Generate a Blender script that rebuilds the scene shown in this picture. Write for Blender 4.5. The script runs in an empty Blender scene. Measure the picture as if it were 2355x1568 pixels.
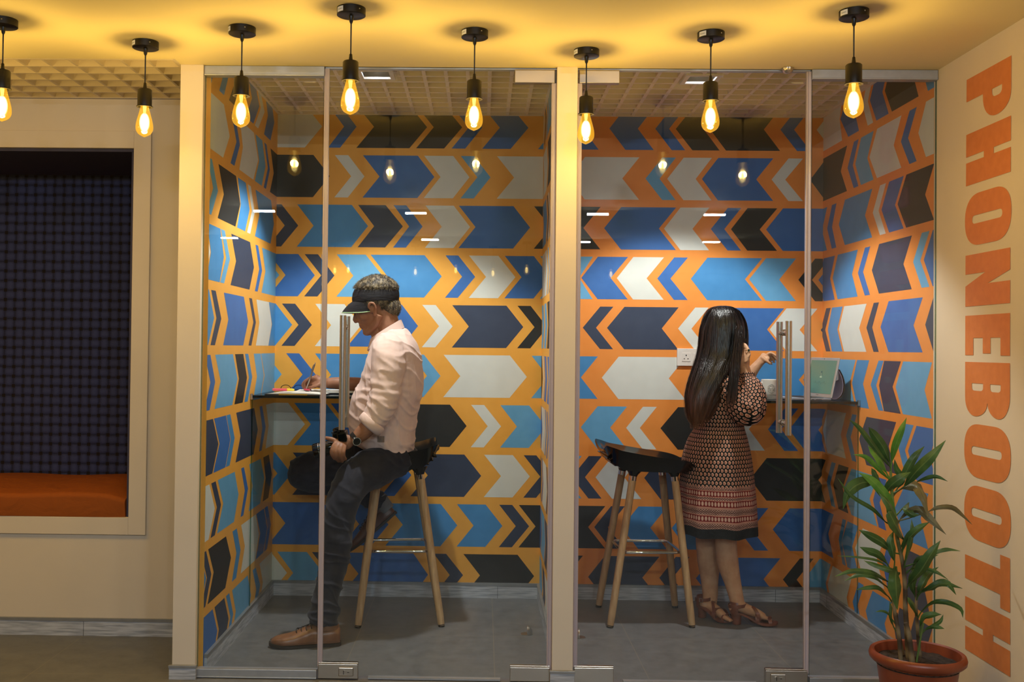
import bpy, math, random
from mathutils import Vector, Matrix, noise
random.seed(7)
PI = math.pi
SC = bpy.context.scene
COL = SC.collection

# ------------------------------------------------------------------ camera model (surveyed from the photograph)
CX, CY, F = 1076.66, 762.08, 2352.1
YAW, PITCH, ROLL = -0.0148, 0.0155, 0.0102
H = 1.325
def basis():
    sy, cy = math.sin(YAW), math.cos(YAW); cp, sp = math.cos(PITCH), math.sin(PITCH)
    f = Vector((sy*cp, cy*cp, sp)); r = Vector((cy, -sy, 0)); u = r.cross(f)
    c, s = math.cos(ROLL), math.sin(ROLL)
    return c*r + s*u, -s*r + c*u, f
RR, UU, FF = basis()
def ray(px, py): return FF + RR*((px-CX)/F) - UU*((py-CY)/F)
def PY(px, py, Y):
    d = ray(px, py); t = Y/d.y; return Vector((d.x*t, Y, H+d.z*t))
def PZ(px, py, Z=0.0):
    d = ray(px, py); t = (Z-H)/d.z; return Vector((d.x*t, d.y*t, Z))
def PX(px, py, X):
    d = ray(px, py); t = X/d.x; return Vector((X, d.y*t, H+d.z*t))
def proj(P):
    p = Vector((P[0], P[1], P[2]-H)); z = p.dot(FF)
    return CX+F*p.dot(RR)/z, CY-F*p.dot(UU)/z
cam = bpy.data.cameras.new('camera'); cam.sensor_width = 36; cam.lens = F/2355*36
cam.shift_x = (1177.5-CX)/2355; cam.shift_y = -(784-CY)/2355; cam.clip_start = .05
co = bpy.data.objects.new('camera', cam); COL.objects.link(co)
co.matrix_world = Matrix.Translation((0, 0, H)) @ Matrix((RR, UU, -FF)).transposed().to_4x4()
SC.camera = co
SC.view_settings.view_transform = 'Standard'; SC.view_settings.look = 'None'
SC.cycles.max_bounces = 8; SC.cycles.transparent_max_bounces = 40; SC.cycles.sample_clamp_indirect = 3
SC.cycles.caustics_reflective = False; SC.cycles.caustics_refractive = False

# ------------------------------------------------------------------ building dimensions
YG, YB, XL, XM, XM2, XR = 4.09, 5.445, -1.112, .311, .352, 1.797
ZS, ZC = 2.4455, 2.564
YN, YNB = 4.645, 5.338

# ------------------------------------------------------------------ object helpers
def tag(o, label=None, cat=None, group=None, kind=None):
    if label: o['label'] = label
    if cat: o['category'] = cat
    if group: o['group'] = group
    if kind: o['kind'] = kind
    return o
def empty(name, loc=(0, 0, 0), label=None, cat=None, group=None, kind=None, rz=0):
    o = bpy.data.objects.new(name, None); COL.objects.link(o); o.location = loc; o.rotation_euler = (0, 0, rz)
    o.empty_display_size = .05
    return tag(o, label, cat, group, kind)
def crom(pts, k):
    """Catmull-Rom through tuples of numbers"""
    n = len(pts)
    if n < 3 or k <= 1: 
        out = []
        for i in range(n-1):
            for j in range(k):
                t = j/k; out.append(tuple(a+(b-a)*t for a, b in zip(pts[i], pts[i+1])))
        out.append(tuple(pts[-1])); return out
    out = []
    for i in range(n-1):
        p0 = pts[i-1] if i else tuple(2*a-b for a, b in zip(pts[0], pts[1]))
        p1, p2 = pts[i], pts[i+1]
        p3 = pts[i+2] if i+2 < n else tuple(2*a-b for a, b in zip(pts[-1], pts[-2]))
        for j in range(k):
            t = j/k
            out.append(tuple(.5*(2*b+(c-a)*t+(2*a-5*b+4*c-d)*t*t+(3*b-a-3*c+d)*t**3) for a, b, c, d in zip(p0, p1, p2, p3)))
    out.append(tuple(pts[-1])); return out
class MB:
    def __init__(s): s.v = []; s.f = []; s.m = []; s.uv = {}
    def face(s, idx, m=0, uv=None):
        s.f.append(tuple(idx)); s.m.append(m)
        if uv: s.uv[len(s.f)-1] = uv
    def poly(s, pts, m=0):
        b = len(s.v); s.v += [Vector(p) for p in pts]; s.face(range(b, b+len(pts)), m)
    def box(s, lo, hi, m=0, mat=None):
        x0, y0, z0 = lo; x1, y1, z1 = hi
        P = [Vector(p) for p in ((x0,y0,z0),(x1,y0,z0),(x1,y1,z0),(x0,y1,z0),(x0,y0,z1),(x1,y0,z1),(x1,y1,z1),(x0,y1,z1))]
        if mat: P = [mat @ p for p in P]
        b = len(s.v); s.v += P
        for q in ((0,3,2,1),(4,5,6,7),(0,1,5,4),(1,2,6,5),(2,3,7,6),(3,0,4,7)): s.face([b+i for i in q], m)
    def rings(s, rings, m=0, cap=True, closed=True, uvs=None):
        n = len(rings[0]); b = len(s.v)
        for r in rings: s.v += [Vector(p) for p in r]
        for i in range(len(rings)-1):
            for j in range(n if closed else n-1):
                k = (j+1) % n
                uv = None
                if uvs:
                    u0, u1 = uvs[i], uvs[i+1]; j2 = j+1
                    uv = [(u0[j][0], u0[j][1]), (u0[j2][0], u0[j2][1]), (u1[j2][0], u1[j2][1]), (u1[j][0], u1[j][1])]
                s.face((b+i*n+j, b+i*n+k, b+(i+1)*n+k, b+(i+1)*n+j), m, uv)
        if cap and closed:
            s.face([b+j for j in range(n)][::-1], m); s.face([b+(len(rings)-1)*n+j for j in range(n)], m)
    def tube(s, pts, rad, n=12, k=1, m=0, flat=1.0, up=None, cap=True):
        """pts: Vectors, rad: number or list; flat scales the second axis (towards up)"""
        if not isinstance(rad, (list, tuple)): rad = [rad]*len(pts)
        data = crom([(p[0], p[1], p[2], r) for p, r in zip(pts, rad)], k)
        P = [Vector(d[:3]) for d in data]; R = [max(d[3], 1e-5) for d in data]
        rings = []; a = None
        for i, p in enumerate(P):
            t = (P[min(i+1, len(P)-1)]-P[max(i-1, 0)])
            t = t.normalized() if t.length > 1e-9 else Vector((0, 0, 1))
            if up is not None: a = Vector(up) - t*Vector(up).dot(t)
            elif a is None: a = t.orthogonal()
            else: a = a - t*a.dot(t)
            a = a.normalized() if a.length > 1e-9 else t.orthogonal().normalized()
            b = t.cross(a)
            rings.append([p + (a*math.cos(2*PI*j/n)*flat + b*math.sin(2*PI*j/n))*R[i] for j in range(n)])
        s.rings(rings, m, cap)
    def ball(s, c, r, rot=None, m=0, nu=16, nv=10):
        """closed ellipsoid"""
        if not isinstance(r, (list, tuple, Vector)): r = (r, r, r)
        c = Vector(c); rings = []
        for i in range(nv+1):
            ph = -PI/2 + PI*i/nv; cr = max(math.cos(ph), .001)
            ring = []
            for j in range(nu):
                q = Vector((math.cos(2*PI*j/nu)*cr*r[0], math.sin(2*PI*j/nu)*cr*r[1], math.sin(ph)*r[2]))
                if rot: q = rot @ q
                ring.append(c+q)
            rings.append(ring)
        s.rings(rings, m)
    def lathe(s, prof, c=(0, 0, 0), n=32, m=0, mat=None, cap=True):
        """prof: list of (radius, z)"""
        rings = []
        for r, z in prof:
            ring = [Vector((c[0]+max(r, 1e-5)*math.cos(2*PI*j/n), c[1]+max(r, 1e-5)*math.sin(2*PI*j/n), c[2]+z)) for j in range(n)]
            if mat: ring = [mat @ p for p in ring]
            rings.append(ring)
        s.rings(rings, m, cap)
    def prism(s, outline, d, m=0):
        """outline: list of 3D points, extruded by vector d"""
        d = Vector(d); b = len(s.v); n = len(outline)
        s.v += [Vector(p) for p in outline] + [Vector(p)+d for p in outline]
        s.face(list(range(b, b+n))[::-1], m); s.face(range(b+n, b+2*n), m)
        for j in range(n): s.face((b+j, b+(j+1) % n, b+n+(j+1) % n, b+n+j), m)
    def mesh(s, name):
        me = bpy.data.meshes.new(name); me.from_pydata([tuple(v) for v in s.v], [], s.f)
        me.polygons.foreach_set('material_index', s.m)
        if s.uv:
            L = me.uv_layers.new(name='UVMap')
            for fi, uv in s.uv.items():
                p = me.polygons[fi]
                for li, c in zip(p.loop_indices, uv): L.data[li].uv = c
        return me
    def build(s, name, mats, parent=None, smooth=None, bevel=0, recalc=True):
        me = s.mesh(name)
        if recalc:
            import bmesh
            bm = bmesh.new(); bm.from_mesh(me); bmesh.ops.recalc_face_normals(bm, faces=bm.faces[:]); bm.to_mesh(me); bm.free()
        return link(name, me, mats, parent, smooth, bevel)
def link(name, me, mats, parent=None, smooth=None, bevel=0):
    if not isinstance(mats, (list, tuple)): mats = [mats]
    for m in mats: me.materials.append(m)
    if smooth is not None:
        me.polygons.foreach_set('use_smooth', [True]*len(me.polygons))
        me.set_sharp_from_angle(angle=math.radians(smooth))
    o = bpy.data.objects.new(name, me); COL.objects.link(o)
    if parent: o.parent = parent
    if bevel:
        b = o.modifiers.new('bevel', 'BEVEL'); b.width = bevel; b.segments = 2; b.limit_method = 'ANGLE'; b.angle_limit = math.radians(35)
    return o
def local(o, parent):
    """parent keeps world position (parents carry only location / z rotation)"""
    o.parent = parent; o.matrix_parent_inverse = parent_matrix(parent).inverted(); return o
def parent_matrix(p):
    m = Matrix.LocRotScale(p.location, p.rotation_euler, p.scale)
    return m
def organic(mb, name, mats, parent, vox=.006, it=6, fac=.5, disp=None, smooth=180):
    """union of closed shapes -> one continuous skin"""
    me = mb.mesh(name+'_raw'); o = bpy.data.objects.new(name+'_raw', me); COL.objects.link(o)
    r = o.modifiers.new('r', 'REMESH'); r.mode = 'VOXEL'; r.voxel_size = vox
    if it:
        s = o.modifiers.new('s', 'SMOOTH'); s.factor = fac; s.iterations = it
    bpy.context.view_layer.update()
    dg = bpy.context.evaluated_depsgraph_get()
    m2 = bpy.data.meshes.new_from_object(o.evaluated_get(dg)); m2.name = name
    bpy.data.objects.remove(o); bpy.data.meshes.remove(me)
    if disp:
        ns = [v.normal.copy() for v in m2.vertices]
        for v, n in zip(m2.vertices, ns):
            v.co = v.co + n*disp(v.co, n)
    m2.materials.clear()
    return link(name, m2, mats, parent, smooth)

# ------------------------------------------------------------------ materials
def lin(c):
    out = []
    for v in c[:3]:
        v = v/255; out.append(v/12.92 if v <= .04045 else ((v+.055)/1.055)**2.4)
    return (*out, 1)
class X:
    """little expression wrapper around math nodes"""
    def __init__(s, nt, sock): s.nt, s.s = nt, sock
    def _op(s, op, *o):
        n = s.nt.nodes.new('ShaderNodeMath'); n.operation = op
        for i, a in enumerate((s,)+o):
            if isinstance(a, X): s.nt.links.new(a.s, n.inputs[i])
            else: n.inputs[i].default_value = a
        return X(s.nt, n.outputs[0])
    def __add__(s, o): return s._op('ADD', o)
    def __radd__(s, o): return s._op('ADD', o)
    def __sub__(s, o): return s._op('SUBTRACT', o)
    def __rsub__(s, o): return (s*-1)+o
    def __mul__(s, o): return s._op('MULTIPLY', o)
    def __rmul__(s, o): return s._op('MULTIPLY', o)
    def __truediv__(s, o): return s._op('DIVIDE', o)
    def lt(s, o): return s._op('LESS_THAN', o)
    def gt(s, o): return s._op('GREATER_THAN', o)
    def floor(s): return s._op('FLOOR')
    def fract(s): return s._op('FRACT')
    def abs(s): return s._op('ABSOLUTE')
    def sin(s): return s._op('SINE')
    def mod(s, o): return s._op('FLOORED_MODULO', o)
    def pow(s, o): return s._op('POWER', o)
    def min(s, o): return s._op('MINIMUM', o)
    def max(s, o): return s._op('MAXIMUM', o)
class M:
    def __init__(s, name, col=(200, 200, 200), rough=.6, metal=0, spec=.5, **kw):
        s.mat = bpy.data.materials.new(name); s.mat.use_nodes = True; s.nt = s.mat.node_tree
        s.b = s.nt.nodes['Principled BSDF']; s.b.inputs['Base Color'].default_value = lin(col)
        s.b.inputs['Roughness'].default_value = rough; s.b.inputs['Metallic'].default_value = metal
        s.b.inputs['Specular IOR Level'].default_value = spec
        for k, v in kw.items(): s.b.inputs[k].default_value = v
        s.co = None
    def coord(s, kind='Object'):
        tc = s.nt.nodes.new('ShaderNodeTexCoord'); return tc.outputs[kind]
    def xyz(s, kind='Object'):
        sp = s.nt.nodes.new('ShaderNodeSeparateXYZ'); s.nt.links.new(s.coord(kind), sp.inputs[0])
        return [X(s.nt, sp.outputs[i]) for i in range(3)]
    def noise(s, scale=10, detail=3, rough=.5, stretch=(1, 1, 1), kind='Object', dist=0):
        mp = s.nt.nodes.new('ShaderNodeMapping'); mp.inputs['Scale'].default_value = stretch
        s.nt.links.new(s.coord(kind), mp.inputs[0])
        n = s.nt.nodes.new('ShaderNodeTexNoise'); n.inputs['Scale'].default_value = scale; n.inputs['Detail'].default_value = detail
        n.inputs['Roughness'].default_value = rough; n.inputs['Distortion'].default_value = dist
        s.nt.links.new(mp.outputs[0], n.inputs['Vector']); return X(s.nt, n.outputs['Fac'])
    def ramp(s, fac, stops):
        r = s.nt.nodes.new('ShaderNodeValToRGB'); s.nt.links.new(fac.s, r.inputs[0]); e = r.color_ramp.elements
        while len(e) < len(stops): e.new(.5)
        for el, (p, c) in zip(e, stops): el.position = p; el.color = lin(c)
        return r.outputs[0]
    def mix(s, fac, a, b):
        n = s.nt.nodes.new('ShaderNodeMix'); n.data_type = 'RGBA'
        if isinstance(fac, X): s.nt.links.new(fac.s, n.inputs[0])
        else: n.inputs[0].default_value = fac
        for k, c in ((6, a), (7, b)):
            if isinstance(c, tuple): n.inputs[k].default_value = lin(c)
            else: s.nt.links.new(c, n.inputs[k])
        return n.outputs[2]
    def color(s, sock): s.nt.links.new(sock, s.b.inputs['Base Color']); return s
    def rough(s, x): s.nt.links.new(x.s, s.b.inputs['Roughness']); return s
    def bump(s, x, strength=.3, dist=.002):
        n = s.nt.nodes.new('ShaderNodeBump'); n.inputs['Strength'].default_value = strength; n.inputs['Distance'].default_value = dist
        s.nt.links.new(x.s, n.inputs['Height']); s.nt.links.new(n.outputs[0], s.b.inputs['Normal']); return s
def paint(name, col, var=6, rough=.7, bump=.12, spec=.3):
    m = M(name, col, rough, spec=spec)
    n = m.noise(2.2, 4); c2 = tuple(max(0, c-var) for c in col)
    m.color(m.ramp(n, [(.3, c2), (.7, col)])); m.bump(m.noise(180, 2), bump, .001)
    return m.mat
def plain(name, col, rough=.5, metal=0, spec=.5, var=0, **kw):
    m = M(name, col, rough, metal, spec, **kw)
    n = m.noise(30, 2)
    v = var or 4
    m.color(m.ramp(n, [(.3, tuple(max(0, c-v) for c in col)), (.7, tuple(min(255, c+v) for c in col))]))
    return m.mat
def emit(name, col, strength):
    m = bpy.data.materials.new(name); m.use_nodes = True; nt = m.node_tree; nt.nodes.clear()
    e = nt.nodes.new('ShaderNodeEmission'); e.inputs[0].default_value = lin(col); e.inputs[1].default_value = strength
    o = nt.nodes.new('ShaderNodeOutputMaterial'); nt.links.new(e.outputs[0], o.inputs[0]); return m
def glass(name, tint=(250, 253, 252), f0=.045, rough=0.0, glow=None, graze=1.0):
    """clear sheet glass: see-through, with Schlick reflection on both faces"""
    m = bpy.data.materials.new(name); m.use_nodes = True; nt = m.node_tree; nt.nodes.clear()
    o = nt.nodes.new('ShaderNodeOutputMaterial'); mx = nt.nodes.new('ShaderNodeMixShader')
    tr = nt.nodes.new('ShaderNodeBsdfTransparent'); tr.inputs[0].default_value = lin(tint)
    gl = nt.nodes.new('ShaderNodeBsdfGlossy'); gl.inputs['Roughness'].default_value = rough
    ge = nt.nodes.new('ShaderNodeNewGeometry'); d = nt.nodes.new('ShaderNodeVectorMath'); d.operation = 'DOT_PRODUCT'
    nt.links.new(ge.outputs['Normal'], d.inputs[0]); nt.links.new(ge.outputs['Incoming'], d.inputs[1])
    c = X(nt, d.outputs['Value']).abs(); fr = (1-c).pow(5)*((1-f0)*graze)+f0
    nt.links.new(fr.s, mx.inputs[0]); nt.links.new(tr.outputs[0], mx.inputs[1]); nt.links.new(gl.outputs[0], mx.inputs[2])
    out = mx.outputs[0]
    if glow:
        e = nt.nodes.new('ShaderNodeEmission'); e.inputs[0].default_value = lin(glow[0]); e.inputs[1].default_value = glow[1]
        a = nt.nodes.new('ShaderNodeAddShader'); nt.links.new(out, a.inputs[0]); nt.links.new(e.outputs[0], a.inputs[1]); out = a.outputs[0]
    nt.links.new(out, o.inputs[0]); return m

MT = {}
MT['wall'] = paint('cream wall paint', (226, 212, 190))
MT['soffit'] = paint('cream ceiling paint', (243, 228, 186))
MT['pier'] = paint('white pier paint', (226, 214, 196))
MT['grid'] = paint('white grid ceiling', (230, 216, 202))
MT['gridcap'] = paint('beige plenum', (206, 184, 152))
MT['alu'] = plain('satin aluminium', (176, 182, 190), .38, .6)
MT['base'] = (lambda m: (m.color(m.ramp(m.noise(9, 5, stretch=(1, 1, 14)), [(.35, (150, 155, 165)), (.6, (196, 200, 208))])), m.mat)[1])(M('grey skirting', (190, 195, 203), .45))
MT['cap'] = plain('skirting cap', (150, 152, 154), .35, .4)
MT['steel'] = (lambda m: (m.bump(m.noise(60, 2, stretch=(1, 1, 30)), .08, .0006), m.mat)[1])(M('brushed steel', (196, 190, 180), .28, 1))
MT['chrome'] = plain('chrome', (225, 225, 225), .06, 1)
MT['blackm'] = plain('black metal', (22, 19, 17), .35, .2)
MT['blackp'] = plain('gloss black plastic', (12, 13, 15), .12, 0, .7)
MT['white'] = plain('white plastic', (228, 222, 214), .35)
MT['paper'] = plain('white paper', (232, 232, 226), .8)
MT['glass'] = glass('clear glass')
MT['coated'] = glass('anti-glare glass', f0=.02, graze=.25)
MT['edge'] = glass('glass edge', (120, 165, 150), .06)
MT['seal'] = (lambda m: m.mat)(M('lavender door seal', (206, 194, 204), .3, **{'Transmission Weight': .25}))
def tiles():
    m = M('grey floor tile', (86, 84, 80), .38)
    x, y, z = m.xyz()
    px = .62
    ux = ((x-.06)/px); uy = ((y-4.72+6.2)/px)
    row = uy.floor(); uxs = ux
    gx = (uxs.fract()-.5).abs(); gy = (uy.fract()-.5).abs()
    g = gx.max(gy).gt(.4975)
    n = m.noise(14, 6, .7); base = m.ramp(n, [(.3, (92, 93, 95)), (.5, (106, 107, 109)), (.75, (118, 119, 121))])
    m.color(m.mix(g, base, (128, 122, 112)))
    m.rough(m.noise(7, 4)*.22+.27); m.bump(m.noise(120, 3)*.3-g*.8, .15, .001)
    return m.mat
MT['tile'] = tiles()
def mural_mat(name, col, var):
    m = M(name, col, .5, spec=.35); n = m.noise(16, 5, .6)
    m.color(m.ramp(n, [(.25, tuple(max(0, c-var) for c in col)), (.75, tuple(min(255, c+var) for c in col))])); m.bump(m.noise(300, 2), .06, .0005); return m.mat
MU = {'O': mural_mat('amber wall vinyl', (238, 172, 72), 4), 'R': mural_mat('orange wall vinyl', (240, 150, 68), 4),
      'L': mural_mat('pale blue print', (104, 168, 212), 5), 'M': mural_mat('sky blue print', (74, 142, 200), 5),
      'B': mural_mat('mid blue print', (62, 112, 182), 5), 'D': mural_mat('slate print', (58, 68, 90), 4),
      'K': mural_mat('charcoal print', (44, 45, 44), 3), 'W': mural_mat('off white print', (218, 222, 216), 4)}

# ------------------------------------------------------------------ room shell
def slab(name, lo, hi, mat, label=None, parent=None):
    mb = MB(); mb.box(lo, hi); o = mb.build(name, mat, parent)
    return tag(o, label, kind='structure') if not parent else o
XE, YE = -4.2, -7.0
slab('floor', (XE-.1, YE-.1, -.12), (4.5, YB+.12, 0), MT['tile'], 'grey square tiled floor running under the glass booths')
slab('ceiling', (XE-.1, YE-.1, ZS), (4.5, 3.985, ZS+.25), MT['soffit'], 'flat painted ceiling the filament pendants hang from')
slab('ceiling', (-1.222, 3.985, ZS), (XR+.12, YG+.03, ZS+.25), MT['soffit'], 'ceiling strip above the glass booth fronts')
# wall runs beside and behind the camera
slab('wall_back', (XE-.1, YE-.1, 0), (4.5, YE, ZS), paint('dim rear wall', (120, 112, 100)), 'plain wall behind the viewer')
slab('wall_left', (XE-.1, YE, 0), (XE, YN, ZS+.25), MT['wall'], 'plain wall at the far left of the corridor')
slab('wall_side', (4.4, YE, 0), (4.5, 2.6, ZS), MT['wall'], 'far side wall of the hall')
slab('wall_return', (XR+.12, 2.5, 0), (4.5, 2.6, ZS), MT['wall'], 'wall returning behind the lettered wall')
wr = slab('wall_right', (XR, 2.5, 0), (XR+.12, YG+.02, ZS), MT['wall'], 'cream corridor wall with large orange vertical PHONEBOOTH lettering')

# lettering, read top to bottom, tops of the letters towards the corridor
def lettering():
    cu = bpy.data.curves.new('lettering', 'CURVE'); cu.dimensions = '2D'; cu.fill_mode = 'FRONT'
    CH = .324
    def sp(pts):
        s = cu.splines.new('POLY'); s.points.add(len(pts)-1)
        for q, (u, v) in zip(s.points, pts): q.co = (u, v, 0, 1)
        s.use_cyclic_u = True
    def rr(u0, v0, u1, v1, ru, rv, e=2.6, n=10, corners=(1, 1, 1, 1)):
        """rounded rectangle; corners: (u0v0, u1v0, u1v1, u0v1)"""
        out = []
        cs = [((u0, v0), (1, 1), corners[0], PI), ((u1, v0), (-1, 1), corners[1], 1.5*PI), ((u1, v1), (-1, -1), corners[2], 0), ((u0, v1), (1, -1), corners[3], .5*PI)]
        for (cu_, cv), (su, sv), on, a0 in cs:
            if not on: out.append((cu_, cv)); continue
            for i in range(n+1):
                a = a0+i/n*PI/2; c, s_ = math.cos(a), math.sin(a)
                out.append((cu_+su*ru+math.copysign(abs(c)**(2/e), c)*ru, cv+sv*rv+math.copysign(abs(s_)**(2/e), s_)*rv))
        return out
    def Hh(u0, w):
        st = .085*w/.192
        sp([(u0, 0), (u0+st, 0), (u0+st, .135), (u0+w-st, .135), (u0+w-st, 0), (u0+w, 0), (u0+w, CH), (u0+w-st, CH), (u0+w-st, .207), (u0+st, .207), (u0+st, CH), (u0, CH)])
    def Oo(u0, w):
        sp(rr(u0, -.006, u0+w, CH+.006, w*.5, .115, 2.4, 14)); sp(rr(u0+w*.42, .05, u0+w*.58, CH-.055, w*.075, .02, 2.2, 6))
    def Pp(u0, w):
        sp([(u0, 0), (u0+.084, 0), (u0+.084, .125)] + [(u0+.084+(w-.084)*math.sin(a)**.8, .125+(CH-.125)*.5*(1-math.cos(a))) for a in [PI/2*i/8 for i in range(1, 9)]]
           + [(u0+w-.07+.07*math.cos(a)**.8, CH-.10+.10*math.sin(a)) for a in [PI/2*i/8 for i in range(0, 9)]] + [(u0, CH)])
        sp(rr(u0+.082, .192, u0+.112, .262, .018, .025, 2.2, 6, (0, 1, 1, 0)))
    def Nn(u0, w):
        st = .075
        sp([(u0, 0), (u0+st-.004, 0), (u0+st-.004, .15), (u0+w-.075, 0), (u0+w, 0), (u0+w, CH), (u0+w-.078, CH), (u0+w-.078, .17), (u0+.075, CH), (u0, CH)])
    def Ee(u0, w):
        st = .083
        sp([(u0, 0), (u0+w, 0), (u0+w, .063), (u0+st, .063), (u0+st, .134), (u0+w-.007, .134), (u0+w-.007, .19), (u0+st, .19), (u0+st, .26), (u0+w, .26), (u0+w, CH), (u0, CH)])
    def Bb(u0, w):
        a = [PI/2*i/8 for i in range(9)]
        sp([(u0, 0)] + [(u0+w-.07+.07*math.sin(t)**.9, .075*(1-math.cos(t))) for t in a] + [(u0+w-.05*(1-math.cos(t)), .075+.092*math.sin(t)) for t in a]
           + [(u0+w-.05*math.cos(t)+.0, .167+.085*(1-math.cos(t))+.0*t) for t in a[:1]] + [(u0+w-.052+.052*math.sin(t), .169+.078*(1-math.cos(t))) for t in a] + [(u0+w-.08*(1-math.cos(t)), .247+.077*math.sin(t)) for t in a] + [(u0, CH)])
        sp(rr(u0+.077, .052, u0+.104, .137, .012, .02, 2.2, 5, (0, 1, 1, 0))); sp(rr(u0+.077, .188, u0+.104, .262, .012, .02, 2.2, 5, (0, 1, 1, 0)))
    def Tt(u0, w):
        sp([(u0+.05, 0), (u0+.137, 0), (u0+.137, .258), (u0+w, .258), (u0+w, CH), (u0, CH), (u0, .258), (u0+.05, .258)])
    Z0 = 2.342
    for fn, z, w in ((Pp, 2.342, .180), (Hh, 2.136, .192), (Oo, 1.907, .190), (Nn, 1.685, .190), (Ee, 1.461, .146), (Bb, 1.290, .197), (Oo, 1.065, .194), (Oo, .842, .196), (Tt, .627, .183), (Hh, .423, .195)):
        fn(Z0-z, w)
    o = bpy.data.objects.new('raw', cu); COL.objects.link(o); bpy.context.view_layer.update()
    me = bpy.data.meshes.new_from_object(o.evaluated_get(bpy.context.evaluated_depsgraph_get())); bpy.data.objects.remove(o)
    for v in me.vertices:
        u, w_ = v.co.x, v.co.y; v.co = (XR-.0012, 3.832-w_-.006*math.sin(min(1, u/2.1)*PI)*-1, Z0-u)
    me.materials.clear(); me.name = 'lettering'
    o = link('lettering', me, plain('orange lettering vinyl', (218, 132, 70), .5), wr); o['label'] = 'large orange capital letters reading PHONEBOOTH from top to bottom'
lettering()

# niche wall on the left
NX = -1.603; NZ0, NZ1 = .537, 2.218; NXL = -3.6
mb = MB()
mb.box((XE, YN, 0), (NXL, YNB, ZS+.25)); mb.box((NX, YN, 0), (-1.222, YNB, ZS)); mb.box((NXL, YN, 0), (NX, YNB, NZ0)); mb.box((NXL, YN, NZ1), (NX, YNB, ZS))
tag(mb.build('wall_niche', MT['wall']), 'cream wall with a recessed seating niche left of the booths', kind='structure')
mb = MB(); W = .079; T = YN-.014
mb.box((NXL-W, T, NZ0-W), (NXL, YN, NZ1+W)); mb.box((NX, T, NZ0-W), (NX+W, YN, NZ1+W)); mb.box((NXL, T, NZ0-W), (NX, YN, NZ0)); mb.box((NXL, T, NZ1), (NX, YN, NZ1+W))
tag(mb.build('trim_1', MT['wall'], bevel=.002), 'raised cream surround framing the seating niche', kind='structure')
def weave():
    m = M('navy basket weave', (32, 36, 66), .85, spec=.2)
    x, y, z = m.xyz(); p = .05
    u, v = x/p, z/p; cu, cv = u.floor(), v.floor(); par = (cu+cv).mod(2.0)
    fu, fv = u.fract(), v.fract()
    hb = (fv*PI).sin()*(1-((fu-.5).abs()*1.9).pow(3)); vb = (fu*PI).sin()*(1-((fv-.5).abs()*1.9).pow(3))
    h = par*hb+(1-par)*vb; hole = (fu-.5).abs().min((fv-.5).abs()).gt(.33)
    fine = m.noise(200, 3)
    m.color(m.mix(hole, m.ramp(h*.7+.3+fine*.3-.15, [(.2, (34, 34, 50)), (.5, (46, 50, 80)), (.95, (62, 68, 108))]), (34, 28, 30))); m.bump(h*.8+fine*.2-hole*.4, .9, .006); return m.mat
MT['weave'] = weave(); MT['navy'] = (lambda m: (m.bump(m.noise(400, 2), .4, .001), m.mat)[1])(M('dark navy felt', (74, 73, 92), .95, spec=.1))
npn = empty('niche_upholstery', ((NX+NXL)/2, YNB-.02, NZ0), 'dark navy woven fabric lining of the recessed wall niche', 'upholstery')
def pc(mb, name, mats, par, **k):
    o = mb.build(name, mats, None, **k); return local(o, par)
mb = MB(); mb.box((NXL+.002, YNB-.03, NZ0+.001), (NX-.002, YNB-.002, NZ1-.001)); pc(mb, 'back_panel', MT['weave'], npn)
mb = MB(); mb.box((NXL+.002, YN+.003, NZ1-.014), (NX-.002, YNB-.031, NZ1-.001)); pc(mb, 'top_panel', MT['navy'], npn)
mb = MB(); mb.box((NX-.014, YN+.003, NZ0+.001), (NX-.001, YNB-.031, NZ1-.015)); pc(mb, 'side_panel', MT['navy'], npn)
# orange seat cushion
mb = MB(); rings = []
for i in range(29):
    t = i/28; x = NXL+.01+(NX-.017-NXL-.01)*t; e = min(t, 1-t)*28
    k = min(1, (e/1.3))**.5 if e < 1.3 else 1
    y0, y1 = YN-.028+.012*(1-k)+.003*math.sin(t*9), YNB-.035; z0, z1 = NZ0+.001, NZ0+.108+.004*math.sin(t*23)
    z1 = z0+(z1-z0)*(.80+.2*k); r = .022
    pts = [(y0+.012, z0)] + [(y0+r-r*math.cos(a)+.0, z1-r+r*math.sin(a)) for a in [PI/2*j/5 for j in range(6)]] + [(y0+(y1-y0)*s, z1+.012*math.sin(s*PI)*k+.003*math.sin(s*14+t*20)) for s in (.2, .35, .5, .65, .8)] + [(y1, z1), (y1, z0)]
    rings.append([(x, a, b) for a, b in pts])
mb.rings(rings)
m = M('orange cushion fabric', (158, 84, 34), .9, spec=.15); m.bump(m.noise(9, 4, dist=.6), .5, .02)
tag(mb.build('seat_cushion', m.mat, smooth=50), 'long flat orange seat cushion lying in the navy niche', 'cushion')

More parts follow.
